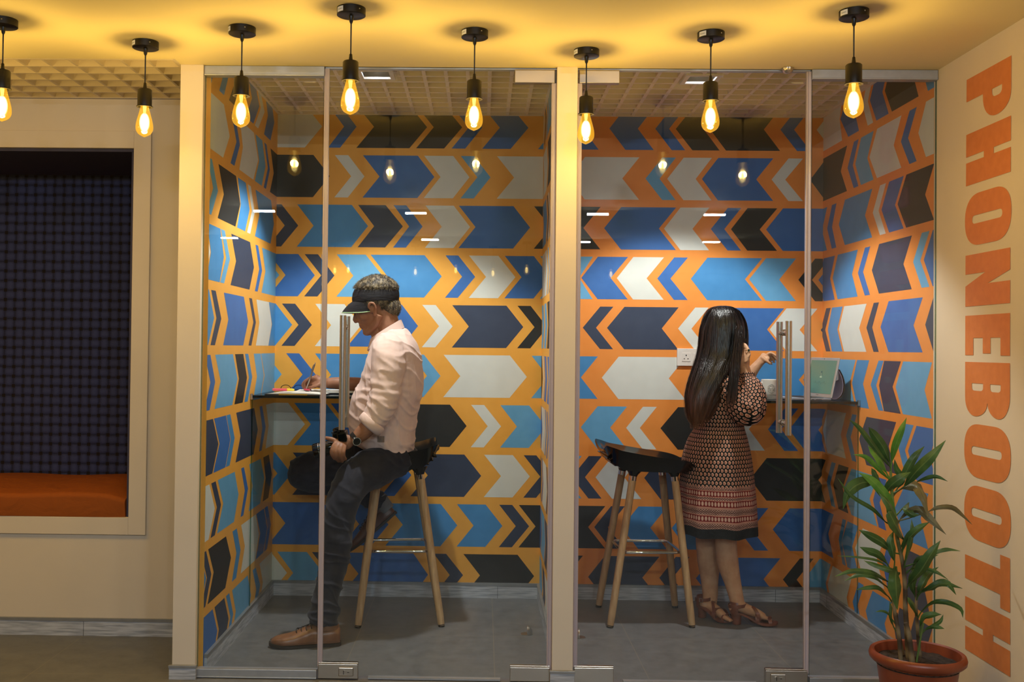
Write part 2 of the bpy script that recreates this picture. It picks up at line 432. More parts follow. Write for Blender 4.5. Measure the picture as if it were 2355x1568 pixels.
# booth walls with the printed chevron mural
def zrow(k): return (PY(952, 357.9+114.3*(k-2), YB).z, PY(952, 455.2+114.3*(k-2), YB).z)
def clip(poly, a, b, keep_less, axis):
    out = []
    for i in range(len(poly)):
        p, q = poly[i], poly[(i+1) % len(poly)]
        ip = (p[axis] <= a) if keep_less else (p[axis] >= a); iq = (q[axis] <= a) if keep_less else (q[axis] >= a)
        if ip: out.append(p)
        if ip != iq:
            t = (a-p[axis])/(q[axis]-p[axis]); out.append((p[0]+(q[0]-p[0])*t, p[1]+(q[1]-p[1])*t))
    return out
def solve(px, z, kind, const):
    lo, hi = (-3.0, 4.0) if kind == 'Y' else (3.2, 6.6)
    f = (lambda s: proj((s, const, z))[0]-px) if kind == 'Y' else (lambda s: proj((const, s, z))[0]-px)
    if kind == 'X':
        # clamp outside the wall
        fl, fh = f(lo), f(hi)
        if fl*fh > 0: return hi if abs(fh) < abs(fl) else lo
    fl = f(lo)
    for _ in range(40):
        m_ = (lo+hi)/2; fm = f(m_)
        if (fm > 0) == (fl > 0): lo, fl = m_, fm
        else: hi = m_
    return (lo+hi)/2
def mural(name, kind, const, inward, s0, s1, z1, rows, base, thick, label, ox, sc, world=False):
    """kind 'Y': back wall at y=const, s is x;  kind 'X': side wall at x=const, s is y"""
    mb = MB()
    def P3(s, z, off=0): return (s, const+inward*off, z) if kind == 'Y' else (const+inward*off, s, z)
    lo = P3(s0, 0, -thick); hi = P3(s1, z1, 0)
    mb.box([min(a, b) for a, b in zip(lo, hi)], [max(a, b) for a, b in zip(lo, hi)], 0)
    keys = 'LMBDKW'
    for k, shapes in rows.items():
        zt, zb = zrow(k); zm = (zt+zb)/2
        for sh in shapes:
            vals = sh[:4]; c = sh[4]
            if world: s = list(vals)
            else: s = [solve(ox+v/sc, z, kind, const) for v, z in zip(vals, (zt, zm, zt, zm))]
            lt_, lm, rt, rm = s
            for quad in ([(lt_, zt), (rt, zt), (rm, zm), (lm, zm)], [(lm, zm), (rm, zm), (rt, zb), (lt_, zb)]):
                q = clip(quad, s0, 0, False, 0); q = clip(q, s1, 0, True, 0) if q else q
                q = clip(q, z1, 0, True, 1) if q else q; q = clip(q, 0, 0, False, 1) if q else q
                if len(q) >= 3: mb.poly([P3(a, b, .0003) for a, b in q], 1+keys.index(c))
    o = mb.build(name, [MU[base]]+[MU[c] for c in keys], recalc=False)
    return tag(o, label, kind='structure')
BL = {
 1: [(-100,-100,348,480,'W'),(530,652,625,750,'B'),(752,887,1168,1303,'K'),(1220,1355,1440,1578,'K'),(1498,1630,1605,1735,'B'),(1738,1873,1960,2097,'B'),(2175,2310,2500,2600,'M')],
 2: [(-60,-60,412,540,'K'),(580,708,685,812,'W'),(800,930,1230,1360,'B'),(1280,1408,1508,1635,'W'),(1568,1697,1672,1800,'L'),(1852,1985,2400,2500,'W')],
 3: [(60,187,162,293,'D'),(285,413,712,840,'M'),(762,888,978,1113,'D'),(1040,1162,1140,1268,'B'),(1290,1418,1512,1640,'W'),(1552,1682,1980,2110,'B'),(2142,2275,2500,2600,'K')],
 4: [(-300,-300,10,145,'L'),(65,193,293,423,'B'),(343,473,447,577,'D'),(595,725,822,955,'L'),(860,990,1283,1418,'M'),(1447,1577,1547,1680,'B'),(1632,1765,1862,1995,'W'),(1912,2043,2140,2270,'B'),(2190,2320,2500,2600,'L')],
 5: [(-100,-100,115,245,'M'),(165,295,268,400,'D'),(427,550,655,785,'W'),(680,815,1105,1232,'B'),(1265,1397,1370,1503,'W'),(1500,1630,1925,2057,'D'),(2012,2145,2115,2245,'K')],
 6: [(-200,-200,33,163,'L'),(198,327,300,430,'B'),(425,550,855,985,'M'),(1172,1302,1278,1408,'L'),(1433,1563,1952,2085,'W'),(2122,2253,2500,2600,'L')],
 7: [(-60,-60,213,345,'W'),(262,392,510,640,'M'),(548,678,760,890,'B'),(1000,1130,1482,1613,'K'),(1648,1778,1750,1883,'W'),(1878,2007,2103,2235,'L')],
 8: [(0,130,110,240,'M'),(250,380,470,600,'D'),(945,1075,1050,1180,'B'),(1175,1308,1595,1727,'D'),(1750,1882,1975,2108,'W'),(2060,2190,2160,2290,'D')],
 9: [(65,192,490,620,'B'),(640,770,870,1000,'B'),(980,1113,1410,1540,'M'),(1537,1667,1762,1893,'M'),(1868,1998,1970,2103,'D'),(2022,2153,2500,2600,'K')],
 10: [(-100,-100,75,205,'W'),(128,253,360,490,'L'),(400,530,480,610,'D'),(635,765,1195,1310,'B'),(1355,1480,1452,1585,'D'),(1588,1717,2012,2142,'K')]}
BR = {
 1: [(-200,-300,230,100,'B'),(440,312,662,535,'B'),(803,672,908,780,'B'),(965,832,1178,1050,'K'),(1228,1100,1652,1523,'K'),(1785,1652,1890,1760,'B'),(2065,1937,2600,2600,'W')],
 2: [(120,0,547,413,'W'),(728,595,833,705,'L'),(895,765,1115,988,'W'),(1165,1037,1597,1463,'B'),(1717,1583,1830,1690,'W'),(2010,1885,2600,2600,'K')],
 3: [(-200,-300,243,108,'K'),(405,270,835,700,'B'),(870,740,1095,963,'W'),(1240,1107,1345,1213,'B'),(1395,1265,1628,1490,'K'),(1673,1540,2600,2600,'B')],
 4: [(-200,-300,183,75,'L'),(222,92,458,322,'B'),(500,370,740,603,'W'),(820,687,928,790,'B'),(1080,950,1510,1375,'M'),(1540,1407,1775,1643,'L'),(1925,1793,2035,1900,'K'),(2080,1950,2600,2600,'B')],
 5: [(-60,-190,75,-50,'B'),(240,103,343,207,'D'),(430,293,855,722,'D'),(985,850,1090,955,'W'),(1250,1115,1682,1548,'B'),(1700,1568,1943,1803,'W'),(2100,1968,2600,2600,'D')],
 6: [(-200,-300,222,88,'M'),(385,252,910,777,'W'),(1500,1370,1930,1797,'M'),(1960,1830,2600,2600,'M')],
 7: [(220,87,450,318,'L'),(575,443,683,550,'W'),(850,712,1200,1070,'K'),(1300,1170,1532,1405,'W'),(1685,1555,1793,1660,'B'),(1850,1720,2075,1950,'B'),(2120,2000,2600,2600,'W')],
 8: [(-200,-300,95,-30,'L'),(150,17,253,120,'D'),(335,203,565,430,'W'),(715,585,950,815,'D'),(1545,1415,2080,1950,'K')],
 9: [(-200,-300,280,145,'K'),(325,193,432,300,'D'),(540,407,765,633,'M'),(930,800,1090,960,'M'),(1450,1320,1558,1425,'B'),(1725,1592,2600,2600,'B')],
 10: [(-200,-300,105,-30,'K'),(275,145,705,570,'D'),(833,703,940,805,'D'),(1120,990,1653,1520,'B'),(1805,1672,1912,1780,'K'),(1960,1840,2600,2600,'L')]}
# side walls: values in photo pixels
def cv(rows, ox, sc): return {k: [tuple(ox+v/sc for v in s[:4])+(s[4],) for s in sh] for k, sh in rows.items()}
WL = cv({1: [(355,372,388,405,'B'),(308,335,325,355,'W'),(262,290,300,328,'B'),(175,205,235,262,'K'),(125,150,150,172,'M'),(60,80,85,105,'M')],
 2: [(385,402,600,600,'K'),(353,372,365,382,'B'),(308,327,343,360,'L'),(228,243,300,322,'W'),(183,210,203,228,'B'),(55,78,145,175,'W')],
 3: [(308,328,388,403,'M'),(268,290,284,304,'W'),(217,232,258,278,'M'),(117,145,208,230,'K'),(58,90,84,115,'L')],
 4: [(342,359,600,600,'L'),(308,327,322,342,'B'),(183,208,280,300,'D'),(130,157,150,177,'L'),(60,78,127,145,'M'),(-50,-50,50,75,'W')],
 5: [(377,393,600,600,'M'),(313,328,377,391,'W'),(275,297,290,310,'D'),(145,168,248,270,'B'),(80,107,103,132,'D'),(-50,-50,68,95,'M')]}, 450, 2.24)
WL.update(cv({6: [(322,338,600,600,'L'),(288,303,320,335,'L'),(248,266,263,281,'M'),(202,220,240,257,'K'),(110,135,192,213,'L'),(63,88,88,110,'B')],
 7: [(345,357,600,600,'W'),(315,328,327,343,'B'),(207,227,290,307,'D'),(162,182,180,200,'M'),(105,130,160,180,'B'),(-50,-50,100,125,'D')],
 8: [(332,343,358,372,'K'),(268,282,320,337,'L'),(230,247,243,262,'B'),(122,147,200,218,'L'),(92,118,112,137,'D'),(40,60,83,108,'W')],
 9: [(338,352,352,367,'B'),(300,318,335,350,'B'),(230,247,297,312,'W'),(190,208,210,227,'M'),(78,103,160,183,'K'),(47,72,68,92,'D'),(-50,-50,43,68,'M')],
 10: [(315,330,600,600,'W'),(283,300,297,318,'M'),(188,205,260,275,'L'),(160,180,175,193,'M'),(107,127,152,172,'D'),(-50,-50,98,120,'B')]}, 440, 2.0083))
WR = cv({1: [(60,60,218,205,'W'),(250,208,305,280,'B'),(350,322,378,350,'W'),(395,360,458,425,'B'),(475,437,612,580,'K'),(660,628,697,665,'M')],
 2: [(60,60,243,210,'K'),(278,245,302,272,'B'),(315,285,380,347,'L'),(398,358,523,483,'W'),(565,520,602,557,'B'),(650,610,900,900,'W')],
 3: [(60,60,140,113,'M'),(165,140,188,165,'B'),(232,200,373,335,'M'),(413,375,443,405,'W'),(460,420,535,490,'B'),(548,503,692,645,'K')],
 4: [(122,97,180,155,'B'),(195,168,298,268,'M'),(335,298,362,325,'B'),(408,370,577,533,'D'),(628,583,668,620,'L'),(685,638,900,900,'B')],
 5: [(135,107,158,130,'D'),(165,143,220,192,'M'),(228,200,343,305,'W'),(380,342,407,372,'D'),(457,415,633,585,'B'),(690,645,900,900,'D')]}, 1840, 2.2412)
WR.update(cv({6: [(30,30,235,205,'L'),(243,217,303,272,'M'),(350,310,375,338,'M'),(378,352,462,420,'D'),(473,435,618,580,'L')],
 7: [(30,30,85,50,'B'),(95,70,187,160,'W'),(218,187,240,210,'M'),(290,252,438,400,'D'),(487,450,525,482,'M'),(540,497,640,610,'B')],
 8: [(30,30,85,50,'K'),(115,90,135,108,'M'),(150,123,200,170,'K'),(215,175,345,305,'L'),(352,322,390,355,'B'),(480,430,600,560,'M')],
 9: [(30,30,125,98,'B'),(170,150,187,165,'M'),(195,165,248,218,'M'),(270,232,380,340,'W'),(400,370,430,400,'B'),(500,465,610,575,'D')],
 10: [(30,30,110,85,'L'),(120,95,215,190,'W'),(250,220,275,245,'M'),(320,285,415,380,'M'),(455,430,500,480,'D'),(530,500,620,585,'D')]}, 1860, 2.178))
mural('wall_front_left', 'Y', YB, -1, XL-.02, XM+.02, ZC, BL, 'O', .12, 'back wall of the left booth, amber vinyl with blue, white and black chevrons pointing right', 600, 3.4087)
mural('wall_front_right', 'Y', YB, -1, XM2-.02, XR+.02, ZC, BR, 'R', .12, 'back wall of the right booth, orange vinyl with chevrons pointing left', 1310, 3.4087)
mural('wall_side_left', 'X', XL, 1, YG+.02, YB, ZC, WL, 'O', .11, 'left side wall of the left booth with narrow chevrons', 0, 1)
mural('wall_side_right', 'X', XR, -1, YG+.02, YB, ZC, WR, 'R', .12, 'right side wall of the right booth with chevrons pointing left', 0, 1)
random.seed(3)
def midrows(flip):
    rows = {}
    for k in range(1, 11):
        s = 3.9+random.random()*.1; L = []
        while s < YB:
            w = random.choice((.06, .06, .16, .28)); c = random.choice('LMBDKWWB')
            d = .09*flip; L.append((s, s+d, s+w, s+w+d, c)); s += w+random.choice((.03, .08))
        rows[k] = L
    return rows
mural('wall_middle_left', 'X', XM, -1, YG+.02, YB, ZC, midrows(-1), 'O', .018, 'left face of the dividing wall between the booths, seen edge-on', 0, 1, True)
mural('wall_middle_right', 'X', XM2, 1, YG+.02, YB, ZC, midrows(1), 'R', .018, 'right face of the dividing wall between the booths', 0, 1, True)

# piers between the glass fronts
for x0, x1, lb in ((-1.222, -1.130, 'cream pier between the seating niche and the left booth'), (.284, .366, 'cream pier between the two glass doors')):
    mb = MB(); mb.box((x0, YG-.03, 0), (x1, YG+.03, ZS)); o = mb.build('wall_pier', MT['pier'], bevel=.002); tag(o, lb, kind='structure')
mb = MB(); mb.box((-1.222, YG+.02, 0), (-1.132, YB+.1, ZS+.25)); tag(mb.build('wall_partition', MT['pier']), 'end wall of the left booth towards the niche', kind='structure')
mb = MB(); mb.box((XL-.01, YG-.01, ZS), (XR, YG+.03, ZC+.06)); tag(mb.build('wall_header', MT['pier']), 'plaster drop above the glass fronts', kind='structure')
# baseboards
def skirting(name, a, b, out, hgt, label, th=.012):
    a, b, out = Vector(a), Vector(b), Vector(out); mb = MB(); d = out*th
    mb.prism([a, b, b+Vector((0, 0, hgt-.014)), a+Vector((0, 0, hgt-.014))], d)
    mb.prism([a+Vector((0, 0, hgt-.0135)), b+Vector((0, 0, hgt-.0135)), b+Vector((0, 0, hgt)), a+Vector((0, 0, hgt))], d*1.15, 1)
    L = (b-a).length; t = (b-a).normalized(); x = 1.2
    while x < L:
        p = a+t*x+d*1.01; mb.prism([p, p+t*.0015, p+t*.0015+Vector((0, 0, hgt-.014)), p+Vector((0, 0, hgt-.014))], out*.0004, 2); x += 1.2
    tag(mb.build(name, [MT['base'], MT['cap'], MT['blackm']]), label, kind='structure')
HB = .079
skirting('baseboard_back', (XL, YB-.001, 0), (XM, YB-.001, 0), (0, -1, 0), HB, 'grey baseboard along the back of the left booth')
skirting('baseboard_back', (XM2, YB-.001, 0), (XR, YB-.001, 0), (0, -1, 0), HB, 'grey baseboard along the back of the right booth')
skirting('baseboard_left', (XL+.001, YG+.03, 0), (XL+.001, YB-.014, 0), (1, 0, 0), HB, 'grey baseboard on the left side wall of the left booth')
skirting('baseboard_middle', (XM-.001, YG+.03, 0), (XM-.001, YB-.014, 0), (-1, 0, 0), HB, 'grey baseboard on the dividing wall, left booth side')
skirting('baseboard_middle', (XM2+.001, YG+.03, 0), (XM2+.001, YB-.014, 0), (1, 0, 0), HB, 'grey baseboard on the dividing wall, right booth side')
skirting('baseboard_right', (XR-.001, YG+.03, 0), (XR-.001, YB-.014, 0), (-1, 0, 0), HB, 'grey baseboard on the right side wall of the right booth')
skirting('baseboard_niche', (XE, YN-.001, 0), (-1.224, YN-.001, 0), (0, -1, 0), HB, 'grey baseboard under the seating niche')
for x0, x1, lb in ((-1.222, -1.130, 'grey skirting block at the foot of the left pier'), (.284, .366, 'grey skirting block at the foot of the pier between the doors')):
    mb = MB(); mb.box((x0-.008, YG-.044, 0), (x1+.006, YG-.0305, .045)); mb.box((x0-.010, YG-.046, .0452), (x1+.008, YG-.0305, .056), 1)
    tag(mb.build('baseboard_pier', [MT['base'], MT['cap']], bevel=.001), lb, kind='structure')
# egg-crate ceilings
def eggcrate(x0, x1, y0, y1, z, p, wb, wt, h, label, phx=0, phy=0, holes=()):
    mb = MB()
    def inhole(x, y): return any(a-.001 < x < b+.001 and c-.001 < y < d+.001 for a, b, c, d in holes)
    def seg(ax, pos, a, b):
        # trapezoid blade from a to b
        if b-a < .005: return
        prof = [(-wb/2, 0), (wb/2, 0), (wt/2, h), (-wt/2, h)]
        if ax == 'x': mb.prism([(a, pos+u, z+v) for u, v in prof], (b-a, 0, 0))
        else: mb.prism([(pos+u, a, z+.0012+v*.985) for u, v in prof], (0, b-a, 0))
    def cut(ax, pos, a, b):
        iv = [(a, b)]
        for hx0, hx1, hy0, hy1 in holes:
            c0, c1, d0, d1 = (hy0, hy1, hx0, hx1) if ax == 'x' else (hx0, hx1, hy0, hy1)
            if c0 < pos < c1:
                n = []
                for s, e in iv:
                    if d0 > s: n.append((s, min(e, d0)))
                    if d1 < e: n.append((max(s, d1), e))
                iv = n
        for s, e in iv: seg(ax, pos, s, e)
    y = y0+phy
    while y < y1: cut('x', y, x0, x1); y += p
    x = x0+phx
    while x < x1: cut('y', x, y0, y1); x += p
    mb.box((x0, y0, z+h), (x1, y1, z+h+.02), 1)
    # perimeter angle
    for lo, hi in (((x0, y1-.012, z-.002), (x1, y1, z+.03)), ((x0, y0, z-.002), (x1, y0+.01, z+.03)), ((x0, y0, z-.002), (x0+.012, y1, z+.03)), ((x1-.012, y0, z-.002), (x1, y1, z+.03))): mb.box(lo, hi)
    tag(mb.build('ceiling', [MT['grid'], MT['gridcap']], recalc=True), label, kind='structure')
DL = [PZ(865, 172, ZC), PZ(1612, 183, ZC)]
hl = [(d.x-.095, d.x+.095, d.y-.085, d.y+.085) for d in DL]
eggcrate(XL, XM, YG+.03, YB, ZC, .1, .017, .022, .045, 'open cell grid ceiling of the left booth', .03, .045, hl[:1])
eggcrate(XM2, XR, YG+.03, YB, ZC, .1, .017, .022, .045, 'open cell grid ceiling of the right booth', .03, .045, hl[1:])
eggcrate(XE, -1.222, 3.985, YN, ZS+.004, .105, .010, .042, .05, 'open cell grid ceiling in front of the seating niche', .02, .03)

# recessed square downlights
def downlight(d, label, on):
    t = empty('recessed_downlight', (d.x, d.y, ZC), label, 'ceiling light', 'recessed downlights in the booth ceilings')
    mb = MB(); w, i, z = .082, .062, ZC-.003
    for lo, hi in (((d.x-w, d.y-w, z), (d.x+w, d.y-i, z+.01)), ((d.x-w, d.y+i, z), (d.x+w, d.y+w, z+.01)), ((d.x-w, d.y-i, z), (d.x-i, d.y+i, z+.01)), ((d.x+i, d.y-i, z), (d.x+w, d.y+i, z+.01))): mb.box(lo, hi)
    pc(mb, 'frame', MT['white'], t)
    mb = MB(); a = [(d.x-i, d.y-i), (d.x+i, d.y-i), (d.x+i, d.y+i), (d.x-i, d.y+i)]
    for k in range(4):
        p, q = a[k], a[(k+1) % 4]; c = lambda s: (d.x+(s[0]-d.x)*.8, d.y+(s[1]-d.y)*.8)
        p2, q2 = c(p), c(q); mb.poly([(p[0], p[1], z+.01), (q[0], q[1], z+.01), (q2[0], q2[1], z+.038), (p2[0], p2[1], z+.038)])
    pc(mb, 'reflector', plain('dull reflector', (90, 84, 76), .3, .7), t)
    mb = MB(); mb.lathe([(.0, .034), (.042, .034), (.042, .030), (.0, .026)], (d.x, d.y, z), 28); pc(mb, 'lamp', emit('white led disc', (235, 240, 255), 14), t)
    L = bpy.data.lights.new('downlight', 'SPOT'); L.energy = on; L.color = (1, .97, .94); L.spot_size = math.radians(104); L.spot_blend = .32; L.shadow_soft_size = .035
    o = bpy.data.objects.new('downlight_lamp', L); COL.objects.link(o); o.location = (d.x, d.y, ZC-.012); o.parent = t; o.matrix_parent_inverse = parent_matrix(t).inverted()
downlight(DL[0], 'square white recessed downlight glowing in the left booth ceiling', 104)
downlight(DL[1], 'square white recessed downlight glowing in the right booth ceiling', 104)

# ------------------------------------------------------------------ glass fronts
def gx(px, py, Y=YG): return PY(px, py, Y).x
ZD0, ZD1 = .012, ZS-.006
XD1, XD2 = -.645, 1.297
def profile(name, x0, x1, z0, z1, par, y=.02):
    mb = MB(); mb.box((x0, YG-y, z0), (x1, YG+y, z1)); mb.box((x0, YG-y-.003, z0+.0), (x1, YG-y, z0+.006), 0); return pc(mb, name, MT['alu'], par, bevel=.0015)
def glasspane(par, x0, x1, z0, z1):
    mb = MB(); t = .005
    mb.poly([(x0, YG-t, z0), (x1, YG-t, z0), (x1, YG-t, z1), (x0, YG-t, z1)]); mb.poly([(x1, YG+t, z0), (x0, YG+t, z0), (x0, YG+t, z1), (x1, YG+t, z1)])
    for q in ([(x0,-t,z0),(x0,t,z0),(x0,t,z1),(x0,-t,z1)], [(x1,t,z0),(x1,-t,z0),(x1,-t,z1),(x1,t,z1)]): mb.poly([(a, YG+b, c) for a, b, c in q], 1)
    return pc(mb, 'glass_pane', [MT['glass'], MT['edge']], par, recalc=False)
def strip(par, x0, x1, z0, z1, name='edge_seal'):
    mb = MB(); prof = [(x0, -.007), (x0+.004, -.010), ((x0+x1)/2-.002, -.0075), ((x0+x1)/2, -.0085), (x1-.004, -.010), (x1, -.007), (x1, .007), (x0, .007)]
    mb.prism([(a, YG+b, z0) for a, b in prof], (0, 0, z1-z0)); return pc(mb, name, MT['seal'], par)
w1 = empty('window_1', (-.89, YG, 0), 'fixed glass panel left of the left booth door, in aluminium rails', kind='structure')
glasspane(w1, -1.128, XD1-.006, .04, ZS-.035); profile('top_rail', -1.129, XD1-.002, ZS-.040, ZS-.001, w1); profile('bottom_rail', -1.129, XD1-.004, .002, .036, w1, .018)
w2 = empty('window_2', (1.54, YG, 0), 'fixed glass panel right of the right booth door, in aluminium rails', kind='structure')
glasspane(w2, XD2+.006, XR-.002, .04, ZS-.035); profile('top_rail', XD2+.002, XR-.002, ZS-.040, ZS-.001, w2); profile('bottom_rail', XD2+.004, XR-.002, .002, .036, w2, .018)
def bar_handle(par, pxo, y0, y1, Yc, k):
    for side, Yh in ((-1, YG-.062), (1, YG+.062)):
        mb = MB(); x = k
        z0, z1 = 1.325-(y1-808)/583.6, 1.325-(y0-808)/583.6
        z0 = PY(pxo, y1, YG-.062).z; z1 = PY(pxo, y0, YG-.062).z
        mb.tube([Vector((x, Yh, z0)), Vector((x, Yh, z1))], .0125, 24, cap=True)
        o = pc(mb, 'handle', MT['steel'], par, smooth=40)
        for z in (z0+.045, z1-.045):
            mb = MB(); mb.tube([Vector((x, YG+side*.0055, z)), Vector((x, Yh, z))], .0085, 16); mb.tube([Vector((x, YG+side*.0055, z)), Vector((x, YG+side*.011, z))], .013, 16)
            q = mb.build('handle_post', MT['steel'], smooth=40); q.parent = o
def patch(par, x0, x1, z0, z1, name, lock=None):
    mb = MB(); mb.box((x0, YG-.016, z0), (x1, YG+.016, z1)); mb.box((x0-.001, YG-.010, z1+.0005), (x1+.001, YG+.010, z1+.005))
    o = pc(mb, name, MT['steel'], par, bevel=.002)
    if lock:
        a, b = lock; zc = (z0+z1)/2; mb = MB(); mb.box((a, YG-.023, zc-.017), (b, YG-.0165, zc+.017))
        q = mb.build('lock_plate', MT['steel'], bevel=.003); q.parent = o
        mb = MB(); c = a+(b-a)*.36
        mb.tube([Vector((c, YG-.0235, zc)), Vector((c, YG-.028, zc))], .0085, 20); mb.box((c+.010, YG-.0265, zc-.0055), (b-.012, YG-.0235, zc+.0055))
        mb.box((c-.0012, YG-.0288, zc-.0075), (c+.0012, YG-.0281, zc+.0075), 1); mb.box((c+.014, YG-.0269, zc-.001), (b-.016, YG-.0266, zc+.001), 1)
        q = mb.build('keyhole', [MT['steel'], MT['blackm']], smooth=40); q.parent = o
def doorleaf(name, x0, x1, label, hinge_right, handle_px, hy0, hy1, hx):
    t = empty(name, ((x0+x1)/2, YG, 0), label, kind='structure')
    glasspane(t, x0, x1, ZD0, ZD1)
    strip(t, x0-.003, x0+.017, .05, ZD1-.002) if hinge_right else strip(t, x0-.003, x0+.017, .062, ZD1-.055)
    strip(t, x1-.017, x1+.003, .05, ZD1-.055) if hinge_right else strip(t, x1-.017, x1+.003, .05, ZD1-.002)
    bar_handle(t, handle_px, hy0, hy1, 0, hx)
    if hinge_right:
        patch(t, x0+.002, x0+.160, .004, .062, 'lock_fitting', (x0+.084, x0+.143)); patch(t, x1-.162, x1-.004, .004, .060, 'hinge_fitting'); patch(t, x1-.165, x1-.005, ZD1-.055, ZD1-.004, 'top_hinge_fitting')
    else:
        patch(t, x1-.168, x1-.004, .004, .062, 'lock_fitting', (x1-.150, x1-.092)); patch(t, x0+.004, x0+.160, .004, .062, 'hinge_fitting'); patch(t, x0+.005, x0+.165, ZD1-.055, ZD1-.004, 'top_hinge_fitting')
    mb = MB(); mb.box((x0+.20, YG-.012, .003), (x1-.20, YG+.012, .010)); pc(mb, 'bottom_seal', MT['alu'], t)
    return t
doorleaf('door_1', XD1, .281, 'frameless glass door of the left booth with steel bar handle', True, 787, 725, 988, gx(787.5, 850, YG-.062))
doorleaf('door_2', .369, XD2, 'frameless glass door of the right booth with steel bar handle', False, 1813, 738, 1001, gx(1813.5, 860, YG-.062))
mb = MB(); mb.box((XD1, YG-.004, ZS-.006), (XR-.5, YG+.02, ZS-.0005)); tag(mb.build('trim_2', MT['alu']), 'thin metal strip over the two glass doors', kind='structure')
# frosted maker's mark etched on each pane
def text_mesh(txt, size):
    cu = bpy.data.curves.new('t', 'FONT'); cu.body = txt; cu.size = size; cu.align_x = 'CENTER'; cu.align_y = 'CENTER'
    o = bpy.data.objects.new('raw', cu); COL.objects.link(o); bpy.context.view_layer.update()
    me = bpy.data.meshes.new_from_object(o.evaluated_get(bpy.context.evaluated_depsgraph_get())); bpy.data.objects.remove(o); me.materials.clear(); return me
for par, px, py in ((w1, 713, 189), (bpy.data.objects['door_2'], 1834, 191)):
    me = text_mesh('TOUGHENED', .0078); p = PY(px, py, YG-.0065)
    for v in me.vertices: v.co = (p.x+v.co.x, p.y, p.z+v.co.y)
    local(link('etched_mark', me, plain('etched white', (225, 215, 190), .8)), par)
# floor stops and the ceiling stop
def stop(p, flip, label):
    mb = MB(); prof = [(.027, 0), (.027, .003), (.020, .004), (.0, .004)]
    mb.lathe([(.0, 0)]+prof, (p.x, p.y, 0), 24)
    rings = []
    for i in range(9):
        a = PI/2*i/8; r = .026*math.cos(a) if i < 8 else .0002; z = .004+.036*math.sin(a)
        ring = []
        for j in range(17):
            b = -PI/2+PI*j/16; ring.append((p.x+flip*(r*math.cos(b)+.002), p.y+r*math.sin(b), z))
        rings.append(ring)
    mb.rings(rings)
    tag(mb.build('door_stop', MT['steel'], smooth=50), label, 'door stop', 'half round door stops')
stop(PZ(1211, 1458), 1, 'small half-dome metal door stop on the left booth floor')
stop(PZ(1333, 1466), -1, 'small half-dome metal door stop on the right booth floor by the pier')
p = PY(1811, 152, YG-.03); mb = MB(); rings = []
for i in range(9):
    a = PI/2*i/8; rr_ = .023
    rings.append([(p.x+(rr_*math.cos(a)+.0003)*math.cos(b)*(1+.05*math.cos(10*b)), p.y+(rr_*math.cos(a)+.0003)*math.sin(b)*(1+.05*math.cos(10*b)), ZS-.001-.022*math.sin(a)) for b in [2*PI*j/40 for j in range(40)]])
mb.rings(rings); tag(mb.build('door_stop', MT['steel'], smooth=60), 'fluted metal dome stop on the ceiling above the right door', 'door stop')

# ------------------------------------------------------------------ filament pendants
MT['fil'] = emit('hot filament', (255, 214, 130), 60)
MT['stem'] = emit('glowing glass stem', (255, 222, 140), 2.0)
MT['bulb'] = glass('amber bulb glass', (255, 240, 186), .06, 0.0, ((255, 190, 50), .34))  # faint emission put into the glass for its scattered glow
MT['bulbcore'] = None
MT['brass'] = plain('brass cap', (180, 140, 60), .3, 1)
def bulb_glow():  # emissive ball added inside each bulb to paint its blown-out bloom
    m = bpy.data.materials.new('painted bulb bloom'); m.use_nodes = True; nt = m.node_tree; nt.nodes.clear()
    o = nt.nodes.new('ShaderNodeOutputMaterial'); e = nt.nodes.new('ShaderNodeEmission'); t = nt.nodes.new('ShaderNodeBsdfTransparent')
    e.inputs[0].default_value = lin((255, 234, 176)); e.inputs[1].default_value = 8.0
    lw = nt.nodes.new('ShaderNodeLayerWeight'); lw.inputs[0].default_value = .5
    f = (1-X(nt, lw.outputs['Facing'])).pow(2.2); mx = nt.nodes.new('ShaderNodeMixShader'); nt.links.new(f.s, mx.inputs[0])
    nt.links.new(t.outputs[0], mx.inputs[1]); nt.links.new(e.outputs[0], mx.inputs[2]); nt.links.new(mx.outputs[0], o.inputs[0]); return m
MT['core'] = bulb_glow()
